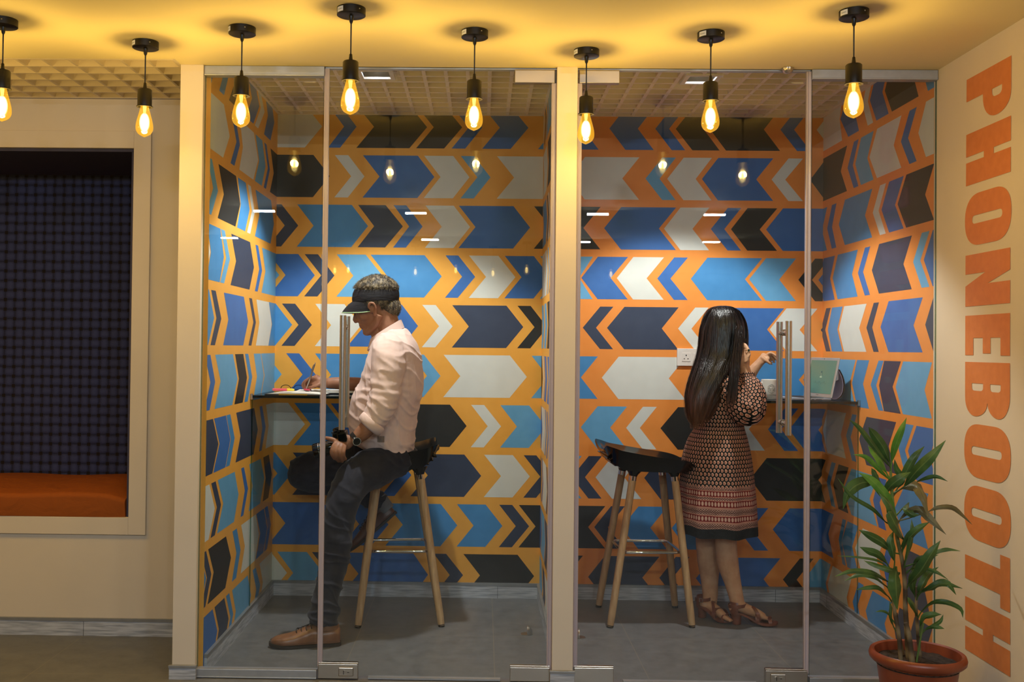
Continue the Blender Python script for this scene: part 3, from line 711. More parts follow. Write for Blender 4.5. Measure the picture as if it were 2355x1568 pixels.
def make_pendant():
    t = empty('pendant_lamp')
    mb = MB(); mb.lathe([(0, 0), (.0475, 0), (.0475, -.024), (.044, -.026), (0, -.026)], n=40); mb.build('canopy', MT['blackm'], t, smooth=40)
    mb = MB(); r = .0482; A = [-2.80+.62*i/6 for i in range(7)]
    mb.rings([[(r*math.cos(a), r*math.sin(a), -.004) for a in A], [(r*math.cos(a), r*math.sin(a), -.021) for a in A]], closed=False, cap=False)
    for zz in (-.011, -.0135): mb.rings([[(r*1.003*math.cos(a), r*1.003*math.sin(a), zz) for a in A[1:-1]], [(r*1.003*math.cos(a), r*1.003*math.sin(a), zz-.0008) for a in A[1:-1]]], closed=False, cap=False, m=1)
    mb.build('sticker', [MT['paper'], MT['blackm']], t)
    mb = MB(); mb.ball((.0476*math.cos(-1.0), .0476*math.sin(-1.0), -.012), (.0028, .0028, .0028), nu=10, nv=8); mb.build('screw', MT['chrome'], t, smooth=180)
    mb = MB(); mb.lathe([(0, -.0262), (.0085, -.0262), (.006, -.045), (.0025, -.052), (.0022, -.151), (.005, -.153), (.0075, -.176), (0, -.176)], n=14); mb.build('cord', MT['blackm'], t, smooth=50)
    mb = MB(); mb.lathe([(0, -.1762), (.023, -.1762), (.0262, -.180), (.0262, -.238), (.030, -.240), (.030, -.243), (.024, -.243), (.022, -.236), (0, -.236)], n=32); mb.build('socket', MT['blackm'], t, smooth=40)
    prof = [(.0135, -.2365), (.015, -.243), (.0185, -.258), (.0245, -.280), (.0295, -.300), (.0315, -.316), (.0300, -.330), (.0230, -.342), (.0120, -.3495), (.004, -.353), (.0, -.355)]
    pr = crom(prof, 3); b = MB(); b.lathe(pr, n=36, cap=False); bo = b.build('bulb', MT['bulb'], t, smooth=80)
    f = MB()
    for j in range(6):
        a = 2*PI*j/6+.3; f.tube([Vector((.0055*math.cos(a), .0055*math.sin(a), -.276)), Vector((.010*math.cos(a), .010*math.sin(a), -.318))], .0011, 6)
    f.build('filament', MT['fil'], bo)
    f = MB(); f.lathe([(0, -.240), (.007, -.240), (.005, -.262), (.0022, -.275), (.0015, -.318), (0, -.319)], n=12); f.build('glass_stem', MT['stem'], bo, smooth=50)
    f = MB(); f.ball((0, 0, -.300), (.0190, .0190, .036), nu=20, nv=14); f.build('bloom_core', MT['core'], bo, smooth=180)
    return t
def copy_tree(o, parent=None):
    c = o.copy(); COL.objects.link(c)
    if parent: c.parent = parent
    for ch in list(o.children): copy_tree(ch, c)
    return c
proto = make_pendant()
PL = bpy.data.lights.new('filament_light', 'POINT'); PL.energy = 11.5; PL.color = (1, .72, .24); PL.shadow_soft_size = .016
spots = [((8, 45), 'cut by the left edge'), ((335, 96), 'in front of the seating niche corner'), ((557, 63), 'in front of the left booth fixed pane'), ((808, 19), 'hanging above the man with the visor'),
         ((1092, 71), 'just left of the middle pier'), ((1349, 115), 'directly in front of the middle pier'), ((1635, 75), 'hanging above the long haired woman'), ((1964, 25), 'rightmost of the row, nearest the lettered wall')]
DLt = bpy.data.lights.new('warm_fill_spot', 'SPOT'); DLt.energy = 4; DLt.color = (1, .74, .32); DLt.shadow_soft_size = .014; DLt.spot_size = PI; DLt.spot_blend = .12  # extra warm fill added at each bulb to lift walls and floor
def lamp_light(x, y):
    for n_, d_ in (('pendant_light', PL), ('pendant_fill', DLt)):
        l = bpy.data.objects.new(n_, d_); COL.objects.link(l); l.location = (x, y, ZS-.298)
for i, (c, w) in enumerate(spots):
    o = proto if i == 0 else copy_tree(proto)
    p = PZ(c[0], c[1], ZS); o.location = (p.x, p.y, ZS-.0005); o.rotation_euler = (0, 0, (i*1.3) % .5-.25)
    tag(o, 'black pendant with glowing filament bulb, '+w, 'pendant lamp', 'filament bulb pendants along the corridor ceiling')
    lamp_light(p.x, p.y)
for x, y in ((-2.10, 3.76), (-2.52, 3.52), (-2.94, 3.74), (-3.36, 3.5), (-3.8, 3.72)):  # unseen pendants added to continue the row and light the left wall evenly
    o = copy_tree(proto); o.location = (x, y, ZS-.0005); lamp_light(x, y)
    tag(o, 'pendant of the same row further left, outside the view', 'pendant lamp', 'pendants continuing left out of view')
# further pendants and light panels down the hall behind, mirrored in the glass
k = 0
for x, y in ((-1.62, -2.9), (-1.46, -2.8), (-.75, -3.0), (.1, -3.1), (.75, -3.2), (2.0-.6, -3.1), (-.3, -2.7), (.45, -2.6)):
    o = copy_tree(proto); o.location = (x, y, ZS-.0005)
    tag(o, 'small distant filament pendant seen only mirrored in the booth glass', 'pendant lamp', 'distant pendants mirrored in the booth glass')
MT['panel'] = emit('cool light panel', (225, 238, 255), 12)
for x, y, e in ((-1.79, -.10, .5), (-.56, -.15, .9), (.92, -.12, 1.2), (1.86, -.10, .5), (-.55, -2.2, 1.3), (1.0, -2.3, 1.2), (2.3, -2.2, .6), (-2.6, -2.2, .6)):
    t = empty('ceiling_light', (x, y, ZS), 'slim white ceiling light strip seen only mirrored in the booth glass', 'ceiling light', 'light strips mirrored in the booth glass')
    mb = MB(); mb.box((x-.10, y-.02, ZS-.012), (x+.10, y+.02, ZS-.0005)); pc(mb, 'frame', MT['white'], t)
    L = bpy.data.lights.new('strip_light', 'AREA'); L.shape = 'RECTANGLE'; L.size, L.size_y = .17, .018; L.energy = 12.5*e; L.color = (.86, .93, 1)
    o = bpy.data.objects.new('strip_light', L); COL.objects.link(o); o.location = (x, y, ZS-.03); o.rotation_euler = (math.radians(48), 0, 0); o.parent = t; o.matrix_parent_inverse = parent_matrix(t).inverted()
W_ = bpy.data.worlds.new('world'); SC.world = W_; W_.use_nodes = True; W_.node_tree.nodes['Background'].inputs[0].default_value = (.5, .45, .4, 1); W_.node_tree.nodes['Background'].inputs[1].default_value = .05

# ------------------------------------------------------------------ bar stools
MT['wood'] = (lambda m: (m.color(m.ramp(m.noise(14, 5, stretch=(6, 6, .6)), [(.3, (176, 138, 96)), (.7, (208, 172, 126))])), m.bump(m.noise(40, 3, stretch=(6, 6, .5)), .1, .001), m.mat)[2])(M('beech wood', (200, 165, 120), .45))
def perf():
    m = M('perforated black plastic', (13, 14, 16), .16, 0, .7)
    x, y, z = m.xyz(); p = .0125
    u, v = x/p, y/p; sh = v.floor().mod(2.0)*.5
    a = (u+sh).fract()-.5; b = v.fract()-.5; d = (a*a+b*b)
    m.bump((d.lt(.07))*-1, .9, .004); m.color(m.mix(d.lt(.07), (15, 16, 18), (2, 2, 2))); return m.mat
MT['perf'] = perf()
def make_stool():
    """local frame: sitter faces +x, raised rear edge at -x"""
    t = empty('bar_stool')
    ft = [(-.197, -.196), (.197, -.183), (-.197, .19), (.197, .19)]; tp = [(-.084, -.125), (.124, -.125), (-.095, .12), (.112, .12)]
    mb = MB()
    # scoop shell: profile along x of (x, top z, bottom z, half width)
    prof = [(-.226, .824, .814, .165), (-.220, .836, .800, .188), (-.202, .832, .780, .200), (-.176, .824, .760, .208), (-.145, .814, .742, .210), (-.09, .804, .735, .212), (-.02, .792, .732, .212), (.05, .782, .730, .210), (.11, .774, .728, .206), (.165, .764, .728, .198), (.200, .752, .730, .185), (.218, .742, .736, .16)]
    prof = crom(prof, 3); rings = []
    for x, zt, zb, w in prof:
        r = []
        for j in range(11):
            s = -1+2*j/10; r.append((x, s*w, zt+.026*abs(s)**2.6-.012*(1-s*s)*(1 if abs(x) < .2 else .3)))
        for j in range(11):
            s = 1-2*j/10; ww = w-.045 if abs(s) > .95 else w-.045; r.append((x*.93, s*ww, zb+.004*abs(s)))
        rings.append(r)
    mb.rings(rings)
    n0 = len(mb.f)
    o = mb.build('seat', [MT['blackp'], MT['perf']], t, smooth=38)
    for p in o.data.polygons:
        if p.normal.z > .55 and p.center.z > .75 and abs(p.center.y) < .185 and abs(p.center.x) < .21: p.material_index = 1
    f = MB()
    for z, x0, w in ((.802, -.2085, .165), (.784, -.192, .160), (.766, -.171, .160)): 
        f.box((x0-.004, -w, z-.004), (x0+.014, w, z+.001))
    q = f.build('back_fin', MT['blackp'], o)
    for i, ((fx, fy), (tx, ty)) in enumerate(zip(ft, tp)):
        m_ = MB(); A, B = Vector((fx, fy, .006)), Vector((tx, ty, .690)); d = (B-A).normalized()
        m_.tube([A, A+d*.05, A+d*.4, B], [.0155, .0175, .0182, .0182], 20); lg = m_.build('leg', MT['wood'], t, smooth=40)
        m_ = MB(); m_.tube([A-d*.004-Vector((0,0,.002)), A+d*.006], [.0150, .0160], 20); m_.build('foot_cap', MT['blackm'], lg, smooth=40)
        m_ = MB(); m_.tube([B-d*.001, B+d*.020], .0188, 20); m_.build('ferrule', MT['chrome'], lg, smooth=40)
        m_ = MB(); m_.tube([B+d*.0205, B+d*.032, B+d*.056], [.019, .024, .042], 12); m_.build('leg_socket', MT['blackp'], lg, smooth=30)
    def at(i, z):
        (fx, fy), (tx, ty) = ft[i], tp[i]; s = z/.69; return Vector((fx+(tx-fx)*s, fy+(ty-fy)*s, z))
    z = .348; c = [at(0, z), at(1, z), at(3, z), at(2, z)]; cen = sum(c, Vector())/4
    c = [p+(p-cen).normalized()*-.012 for p in c]; path = []
    for i in range(4):
        p, q, r = c[i-1], c[i], c[(i+1) % 4]
        a, b = q+(p-q).normalized()*.035, q+(r-q).normalized()*.035
        for k_ in range(7): s = k_/6; path.append((a*(1-s)**2+q*2*s*(1-s)+b*s*s))
    path.append(path[0].copy()); m_ = MB(); m_.tube(path, .0072, 12); m_.build('footrest_ring', MT['chrome'], t, smooth=60)
    return t
st = make_stool(); st.location = (.808, 5.095, 0); st.rotation_euler = (0, 0, .03)
tag(st, 'black moulded bar stool with four light wooden legs standing empty behind the woman', 'bar stool', 'bar stools in the booths')
s2 = copy_tree(st); s2.location = (-.398, 5.04, 0); s2.rotation_euler = (0, 0, PI+.09)
for c_ in s2.children:
    if c_.name.startswith('seat'): c_.location.x += .045
tag(s2, 'black bar stool with wooden legs the man sits on', 'bar stool', 'bar stools in the booths')

# ------------------------------------------------------------------ glass corner shelves
MT['shelf'] = (lambda m: m.mat)(M('dark tinted glass', (16, 24, 26), .05, 0, .6, Alpha=.62))
MT['shelfedge'] = plain('dark glass edge', (14, 24, 24), .15)
ZT = 1.085
def shelf(x_wall, x_end, y0, label, sg):
    t = empty('glass_shelf', ((x_wall+x_end)/2, (y0+YB)/2, ZT), label, 'shelf', 'dark glass corner shelves in the booths')
    mb = MB(); L = abs(x_end-x_wall); R = .16; out = [(.003, YB-y0-.003), (.003, .0)]
    out += [(L-R+R*math.sin(a), R-R*math.cos(a)) for a in [PI/2*i/12 for i in range(13)]] + [(L, YB-y0-.003)]
    pts = [(x_wall+sg*a, y0+b) for a, b in out]
    if sg < 0: pts = pts[::-1]
    n = len(pts); zb, zt = ZT-.012, ZT
    mb.poly([(a, b, zt) for a, b in pts]); mb.poly([(a, b, zb) for a, b in pts[::-1]])
    for i in range(n):
        (a, b), (c, d) = pts[i], pts[(i+1) % n]; mb.poly([(a, b, zb), (c, d, zb), (c, d, zt), (a, b, zt)], 1)
    pc(mb, 'shelf_top', [MT['shelf'], MT['shelfedge']], t, recalc=False)
    mb = MB(); xs = x_wall+sg*.012
    mb.box((min(x_wall+sg*.001, xs), y0-.006, ZT-.020), (max(x_wall+sg*.001, xs), y0+.004, ZT+.008)); pc(mb, 'bracket', MT['steel'], t, bevel=.001)
    mb = MB(); xa, xb = x_wall+sg*.006, x_wall+sg*.012
    mb.poly([(xb, y0, HB+.002), (xb, YB-.004, HB+.002), (xb, YB-.004, ZT-.0125), (xb, y0, ZT-.0125)]); mb.poly([(xa, y0, HB+.002), (xb, y0, HB+.002), (xb, y0, ZT-.0125), (xa, y0, ZT-.0125)], 1)
    pc(mb, 'side_glass', [MT['coated'], MT['edge']], t, recalc=False)
    return t
shelf(XL, -.52, 4.885, 'dark glass corner shelf the man is writing on', 1)
shelf(XR, 1.215, 4.90, 'dark glass corner shelf holding the mug and laptop', -1)

# things on the left shelf
def rot_at(c, rz, rx=0, ry=0): return Matrix.Translation(Vector(c)) @ Matrix.Rotation(rz, 4, 'Z') @ Matrix.Rotation(ry, 4, 'Y') @ Matrix.Rotation(rx, 4, 'X')
def on(mat, mb, name, mats, par, **k):
    for i, v in enumerate(mb.v): mb.v[i] = mat @ Vector(v)
    return pc(mb, name, mats, par, **k)
Mx = rot_at((-.93, 5.02, ZT+.0005), -.06)
nb = empty('notebook', (-.93, 5.02, ZT), 'open white notebook with dark cover lying nearest the shelf edge', 'notebook')
mb = MB(); mb.box((-.12, -.09, 0), (.17, .07, .004)); on(Mx, mb, 'cover', plain('dark brown cover', (40, 34, 30), .6), nb)
mb = MB(); rings = []
for i in range(13):
    s = i/12; x = -.112+.274*s; z = .0042+.010*abs(math.sin(s*PI))**.6*(1 if s < .5 else .8); rings.append([(x, -.085, .0042), (x, -.085, z), (x, .065, z), (x, .065, .0042)])
mb.rings(rings); on(Mx, mb, 'pages', MT['paper'], nb)
mb = MB(); mb.box((-.05, -.0905, .001), (.09, -.0901, .0065)); on(Mx, mb, 'page_edge_tab', plain('ochre edge', (206, 160, 60), .7), nb)
Mx = rot_at((-.79, 5.19, ZT+.0005), .08)
cb = empty('notepad', (-.79, 5.19, ZT), 'white lined notepad with a metal clip under the writing hand', 'notepad')
mb = MB(); mb.box((-.15, -.09, 0), (.15, .11, .005)); on(Mx, mb, 'board', MT['blackm'], cb)
mb = MB(); mb.box((-.145, -.085, .0052), (.145, .105, .015)); on(Mx, mb, 'sheets', MT['paper'], cb)
mb = MB()
mb.tube([Vector(p) for p in ((-.06, -.080, .018), (-.06, -.098, .018), (.02, -.098, .018), (.02, -.080, .018), (-.06, -.080, .018))], .0018, 8); on(Mx, mb, 'clip', MT['steel'], cb)
hlt = empty('highlighter', (-.985, 4.99, ZT+.02), 'pink and yellow highlighter lying on the open notebook', 'pen')
a, b = Vector((-1.03, 5.0, ZT+.0235)), Vector((-.92, 4.985, ZT+.0235))
mb = MB(); mb.tube([a+(b-a)*.02, a+(b-a)*.68], .0062, 14); pc(mb, 'barrel', plain('pink plastic', (232, 96, 110), .35), hlt, smooth=40)
mb = MB(); mb.tube([a+(b-a)*.685, a+(b-a)*.96, b], [.0068, .0062, .004], 14); pc(mb, 'cap', plain('yellow plastic', (244, 214, 60), .35), hlt, smooth=40)
gl = empty('spectacles', (-.98, 5.25, ZT), 'thin dark folded spectacles at the back of the shelf', 'spectacles')
mb = MB()
for cx_ in (-.033, .033):
    mb.tube([Vector((-.98+cx_+.025*math.cos(2*PI*j/20), 5.25, ZT+.020+.017*math.sin(2*PI*j/20))) for j in range(21)], .0016, 6)
mb.tube([Vector((-.988, 5.25, ZT+.022)), Vector((-.98, 5.25, ZT+.027)), Vector((-.972, 5.25, ZT+.022))], .0014, 6)
pc(mb, 'rim', MT['blackm'], gl)
for s in (-1, 1):
    mb = MB(); mb.tube([Vector((-.98+s*.058, 5.25, ZT+.022)), Vector((-.98+s*.056, 5.252, ZT+.018)), Vector((-.98-s*.03, 5.262+s*.004, ZT+.006)), Vector((-.98-s*.06, 5.262+s*.004, ZT+.002))], .0016, 6); pc(mb, 'temple', MT['blackm'], gl)

# mug
mc = Vector((PY(1769, 890, 5.05).x, 5.05, ZT+.0005))
mg = empty('mug', mc, 'white ceramic mug printed with a hexagonal skyline emblem, standing on the shelf', 'mug')
mb = MB(); mb.lathe([(0, 0), (.034, 0), (.0375, .004), (.0385, .05), (.0385, .096), (.0365, .0975), (.035, .094), (.034, .01), (0, .007)], mc, 40); pc(mb, 'cup', plain('white ceramic', (226, 222, 214), .18), mg, smooth=40)
mb = MB(); mb.tube([mc+Vector(p) for p in ((-.0365, -.006, .078), (-.058, -.010, .080), (-.066, -.011, .058), (-.062, -.010, .030), (-.0365, -.006, .020))], [.006, .0055, .005, .0055, .006], 12, 5); pc(mb, 'handle', bpy.data.materials['white ceramic'], mg, smooth=60)
def on_mug(segs, wd):
    mb = MB(); R_ = .0392
    for (x0, z0), (x1, z1) in segs:
        n = 4; d = Vector((x1-x0, z1-z0)); 
        if d.length < 1e-6: continue
        d.normalize(); nx, nz = -d.y*wd/2, d.x*wd/2
        def w(x, z): a = -PI/2+.06+x/R_; return mc+Vector((R_*math.cos(a), R_*math.sin(a), z))
        for i in range(n):
            s, e = i/n, (i+1)/n
            pa, pb = (x0+(x1-x0)*s, z0+(z1-z0)*s), (x0+(x1-x0)*e, z0+(z1-z0)*e)
            mb.poly([w(pa[0]+nx, pa[1]+nz), w(pa[0]-nx, pa[1]-nz), w(pb[0]-nx, pb[1]-nz), w(pb[0]+nx, pb[1]+nz)])
    return mb
c0, hz = -.001, .052; r6 = .023
hexp = [(c0+r6*.9*math.sin(PI/3*i), hz+r6*math.cos(PI/3*i)) for i in range(7)]
segs = [(hexp[i], hexp[i+1]) for i in range(6)]
def pl(*pts): return list(zip(pts[:-1], pts[1:]))
segs += pl((-.012, .064), (-.001, .0705), (.010, .064), (-.012, .064))
segs += pl((-.017, .052), (-.013, .060), (-.010, .052), (-.010, .040)) + pl((-.010, .055), (-.006, .051), (-.002, .056), (.002, .051), (.002, .058), (.006, .058), (.006, .040)) + pl((.006, .060), (.013, .060), (.013, .042)) + pl((-.003, .032), (-.003, .046), (.0, .050), (.003, .046), (.003, .032)) + pl((.013, .054), (.018, .054))
for x in (-.015, -.007, .008, .0105): segs += pl((x, .053), (x, .040))
pc(on_mug(segs, .0011), 'emblem', plain('grey print', (70, 66, 60), .6), mg)
me = text_mesh('COLLABORATE & WIN', .0052)
for v in me.vertices:
    a = -PI/2+.06+(v.co.x-.001)/.0392*.92; z = .0225+v.co.y; v.co = mc+Vector((.0393*math.cos(a), .0393*math.sin(a), z))
local(link('lettering', me, bpy.data.materials['grey print']), mg)

# laptop
lp = empty('laptop', (1.60, 5.12, ZT), 'open silver laptop with a pale green screen standing on the shelf', 'laptop')
hn, hf = Vector((1.689, 4.985, ZT+.012)), Vector((1.640, 5.26, ZT+.012))     # hinge line near / far
wv = (hf-hn).normalized(); nv = Vector((-wv.y, wv.x, 0)).normalized()       # towards the sitter
if nv.x > 0: nv = -nv
def quadslab(mb, a, b, c, d, up, m=0): mb.prism([a, b, c, d], up, m)
L_ = (hf-hn).length; mb = MB(); z = Vector((0, 0, 1))
A = hn-z*.0115
quadslab(mb, A, A+wv*L_, A+wv*L_+nv*.205+z*.001, A+nv*.205+z*.001, z*.010); pc(mb, 'base', MT['alu'], lp, bevel=.002)
kb = pc((lambda q: (q.prism([hn-z*.0012+nv*.03+wv*.02, hn-z*.0012+nv*.03+wv*(L_-.02), hn-z*.0012+nv*.13+wv*(L_-.02), hn-z*.0012+nv*.13+wv*.02], z*.0012), q)[1])(MB()), 'keyboard', plain('dark keys', (40, 38, 40), .6), lp)
mb = MB()
for i, (o0, w_) in enumerate(((.045, .03), (.085, .012), (.11, .010))): 
    p = hn+nv*(.05+o0-.045)-wv*.0004-z*.006; mb.prism([p, p+nv*w_, p+nv*w_-z*.0022, p-z*.0022], wv*-.0003)
pc(mb, 'ports', MT['blackm'], lp)
tl = (z*.195-nv*.042); up = tl.normalized(); back = wv.cross(up).normalized()
if back.dot(nv) > 0: back = -back
mb = MB(); quadslab(mb, hn, hn+wv*L_, hn+wv*L_+tl, hn+tl, back*.006); ld = pc(mb, 'lid', plain('silver lid', (190, 184, 176), .35, .5), lp, bevel=.002)
def scr():
    m = M('green screen picture', (120, 176, 150), .3); x, y, z_ = m.xyz()
    n = m.noise(6, 3); m.nt.links.new(m.ramp(n+(z_-1.1)*1.5, [(.3, (84, 140, 128)), (.55, (112, 170, 146)), (.8, (134, 170, 138))]), m.b.inputs['Emission Color']); m.b.inputs['Emission Strength'].default_value = .42
    m.color(m.ramp(n, [(0, (30, 40, 40)), (1, (40, 50, 46))])); return m.mat
mb = MB(); o_ = nv*.0006; a = hn+wv*.014+up*.018+o_; b = hn+wv*(L_-.014)+up*.018+o_; c = hn+wv*(L_-.014)+up*(tl.length-.014)+o_; d = hn+wv*.014+up*(tl.length-.014)+o_
mb.prism([a, b, c, d], nv*.0004); q = mb.build('screen', scr()); q.parent = ld
mb = MB()
def onscr(u, v, su, sv, m=0):
    p = hn+wv*(L_*(1-u))+up*(tl.length*v)+nv*.0012; mb.prism([p-wv*su-up*sv, p+wv*su-up*sv, p+wv*su+up*sv, p-wv*su+up*sv], nv*.0002, m)
onscr(.5, .60, .006, .011); onscr(.5, .57, .003, .008, 1); onscr(.5, .505, .010, .003, 1)
for i in range(9): onscr(.3+.05*i, .36+.02*math.sin(i*2.1), .0015, .0035+.002*(i % 2))
onscr(.5, .055, .012, .0015, 2)
q = mb.build('screen_artwork', [plain('screen figure dark', (60, 96, 96), .5), plain('screen figure light', (190, 210, 180), .5), plain('wordmark', (120, 116, 110), .5)]); q.parent = ld
mb = MB(); p = hn+wv*(L_*.5)+up*(tl.length-.007)+nv*.0007; mb.ball(p, .0018); q = mb.build('webcam', MT['blackm']); q.parent = ld
# curled lilac folder leaning behind the laptop
fo = empty('folder', (1.72, 5.06, ZT), 'curled lilac document folder standing behind the laptop screen', 'folder')
def curl(off, w0, mat, name, zt):
    mb = MB(); pth = [(1.700+off, ZT+.004), (1.728+off, ZT+.006), (1.752+off, ZT+.030), (1.760+off, ZT+.075), (1.752+off, ZT+.115), (1.738+off*.6, zt)]
    pth = crom(pth, 5); rings = []
    for i, (x, zz) in enumerate(pth):
        rings.append([(x, 5.03+w0, zz), (x+.0025, 5.03+w0, zz), (x+.0025, 5.20, zz), (x, 5.20, zz)])
    mb.rings(rings); pc(mb, name, mat, fo, smooth=50)
curl(.010, .004, plain('dark grey board', (74, 72, 78), .6), 'back_cover', ZT+.150)
curl(0, 0, plain('lilac card', (208, 194, 230), .6), 'front_cover', ZT+.145)
mb = MB(); mb.prism([(1.722, 5.04, ZT+.09), (1.742, 5.04, ZT+.10), (1.742, 5.04, ZT+.168), (1.726, 5.04, ZT+.150)], (0, .14, 0)); pc(mb, 'papers', MT['paper'], fo)

# twin wall socket
p0, p1 = PY(1556, 841, YB), PY(1644, 802, YB)
so = empty('wall_socket', ((p0.x+p1.x)/2, YB-.01, p0.z), 'white twin wall socket plate on the chevron wall behind the woman', 'wall socket')
mb = MB(); mb.box((p0.x, YB-.012, p0.z), (p1.x, YB-.0012, p1.z)); pc(mb, 'plate', MT['white'], so, bevel=.002)
for i, x in enumerate((p0.x+.048, p0.x+.105)):
    zc = (p0.z+p1.z)/2; mb = MB(); mb.box((x-.023, YB-.0138, zc-.023), (x+.023, YB-.0122, zc+.023)); md = pc(mb, 'socket_module' if i == 0 else 'switch_module', MT['white'], so, bevel=.0008)
    if i == 0:
        mb = MB()
        for dx, dz, r in ((0, .010, .0034), (-.010, -.008, .0028), (.010, -.008, .0028)): mb.tube([Vector((x+dx, YB-.0137, zc+dz)), Vector((x+dx, YB-.0143, zc+dz))], r, 12)
        q = mb.build('pin_holes', MT['blackm']); q.parent = md

# ------------------------------------------------------------------ potted plant
PYc = 3.62; pcx = PY(2110, 1500, PYc).x; pot = empty('potted_plant', (pcx, PYc, 0), 'leafy potted plant in a terracotta pot standing in front of the right glass panel', 'plant')
mt = M('terracotta plastic', (134, 66, 40), .32); mt.color(mt.ramp(mt.noise(12, 4), [(.3, (122, 58, 34)), (.7, (146, 72, 44))])); mt = mt.mat
zr = PY(2110, 1497, PYc).z
mb = MB(); mb.lathe([(0, 0), (.098, 0), (.102, .006), (.133, zr-.055), (.137, zr-.040), (.139, zr-.038), (.150, zr-.036), (.158, zr-.028), (.160, zr-.016), (.156, zr-.004), (.149, zr), (.141, zr-.004), (.137, zr-.022), (.134, zr-.045), (.0, zr-.05)], (pcx, PYc, 0), 64); pc(mb, 'pot', mt, pot, smooth=50)
ms = M('potting soil', (40, 30, 24), .95); ms.color(ms.ramp(ms.noise(60, 5), [(.3, (22, 16, 13)), (.7, (66, 52, 42))])); ms.bump(ms.noise(70, 5), 1, .01)
mb = MB(); rings = []
for i in range(8):
    r = .136*(1-i/7.01); rings.append([(pcx+r*math.cos(a), PYc+r*math.sin(a), zr-.034+.012*noise.noise(Vector((r*30*math.cos(a), r*30*math.sin(a), 3)))+.004*i/7) for a in [2*PI*j/40 for j in range(40)]])
rings = [[(x, y, zr-.049) for x, y, z in rings[0]]]+rings
mb.rings(rings); pc(mb, 'soil', ms.mat, pot, smooth=60)
def cmat():
    m = M('ringed cane bark', (120, 104, 76), .8); x, y, z_ = m.xyz(); n = m.noise(40, 4)
    r = ((z_*75)+n*1.2).sin(); g = ((z_-.58)*5).max(0.0).min(1.0); m.color(m.mix(g, m.ramp(r*.35+n*.6+.1, [(.2, (70, 58, 42)), (.6, (118, 102, 74)), (.9, (140, 126, 94))]), (112, 132, 66))); m.bump(r+n, .6, .003); return m.mat
MT['cane'] = cmat()
MT['gstem'] = plain('green stalk', (96, 122, 62), .5)
def q(x, y, Y=None): return PY(1860+x/2.178, 780+y/2.178, Y or PYc)
canes = [([(462, 1530, 3.60), (448, 1460, 3.60), (432, 1380, 3.61), (424, 1290, 3.62), (418, 1180, 3.63)], (.0075, .0055)),
         ([(500, 1535, 3.64), (490, 1440, 3.64), (484, 1350, 3.64), (482, 1240, 3.64), (470, 1120, 3.64), (440, 980, 3.63), (424, 850, 3.62), (414, 740, 3.62), (410, 660, 3.62)], (.0095, .0045)),
         ([(520, 1530, 3.58), (500, 1470, 3.585), (484, 1420, 3.59)], (.0095, .007)),
         ([(556, 1535, 3.66), (545, 1450, 3.66), (538, 1350, 3.67), (540, 1240, 3.67)], (.007, .004)),
         ([(470, 1530, 3.68), (446, 1440, 3.69), (438, 1370, 3.69)], (.0075, .0045)),
         ([(540, 1530, 3.60), (565, 1470, 3.59), (575, 1420, 3.58)], (.0035, .0025))]
CP = []
for pts, (r0, r1) in canes:
    P_ = [q(*p) for p in pts]; CP += [Vector(a) for a in crom([tuple(v) for v in P_], 6)]; P_[0].z = min(P_[0].z, zr-.032); mb = MB(); n = len(P_); mb.tube(P_, [r0+(r1-r0)*i/(n-1) for i in range(n)], 12, 5); pc(mb, 'cane' if r0 > .004 else 'shoot', MT['cane'] if r0 > .004 else MT['gstem'], pot, smooth=60)
def leafmat(name, a, b, c):
    m = M(name, b, .34, spec=.45); x, y, z_ = m.xyz('UV'); n = m.noise(20, 3)
    rib = (1-((x-.5).abs()*16).min(1.0)); st_ = (x*190).sin()
    m.color(m.mix(rib*.35, m.ramp(n*.8+y*.25, [(.25, a), (.5, b), (.8, c)]), (150, 170, 96))); m.bump(st_*.5-rib, .25, .001); return m.mat
LM = [leafmat('fresh green leaf', (60, 104, 30), (88, 142, 48), (130, 172, 66)), leafmat('deep green leaf', (40, 66, 30), (60, 92, 42), (88, 120, 56)), leafmat('bronze green leaf', (74, 68, 44), (100, 94, 62), (124, 116, 78))]
def leaf(pts, w, kind, roll=0.0, cup=.25, name='leaf'):
    P_ = [Vector(p[:3]) for p in crom([tuple(p) for p in pts], max(2, 12//(len(pts)-1)))]; n = len(P_); mb = MB(); rings = []; uvs = []; prev = None
    view = Vector((0, -1, .25)).normalized()
    for i, p in enumerate(P_):
        t = (P_[min(i+1, n-1)]-P_[max(i-1, 0)]).normalized(); side = t.cross(view)
        side = side.normalized() if side.length > .05 else (prev or Vector((1, 0, 0))); 
        if prev is not None and side.dot(prev) < 0: side = -side
        prev = side; nn = side.cross(t).normalized()
        side2 = side*math.cos(roll)+nn*math.sin(roll); nn2 = side2.cross(t).normalized()
        if nn2.dot(view) < 0: nn2 = -nn2
        s = i/(n-1); ww = w*(.10+.90*math.sin(PI*min(1, s*.86+.07))**.85)*(1-s**6*.9) if s < 1 else w*.03
        if s < .12: ww = w*(.16+.84*(s/.12)*.45)
        ring = []; uv = []
        for j in range(7):
            u = -1+j/3; ring.append(p+side2*u*ww/2+nn2*(-(abs(u))*cup*ww*.5+.06*ww*math.sin(s*16+u*2)*abs(u))); uv.append((.5+u/2, s))
        rings.append(ring); uvs.append(uv)
    uv2 = [[*u, u[-1]] for u in uvs]
    b0 = P_[0]; near = min(CP, key=lambda c: (c-(b0-Vector((0, 0, .03)))).length)
    if (near-b0).length < .2:
        t0 = (P_[1]-P_[0]).normalized(); mid_ = b0*.55+near*.45-t0*(near-b0).length*.15; mb.tube([near, mid_, b0, b0+t0*.02], [.0035, .0026, .0022, .001], 6, 4)
    mb.rings(rings, cap=False, closed=False, uvs=uv2)
    return pc(mb, name, LM[kind], pot, smooth=70, recalc=False)
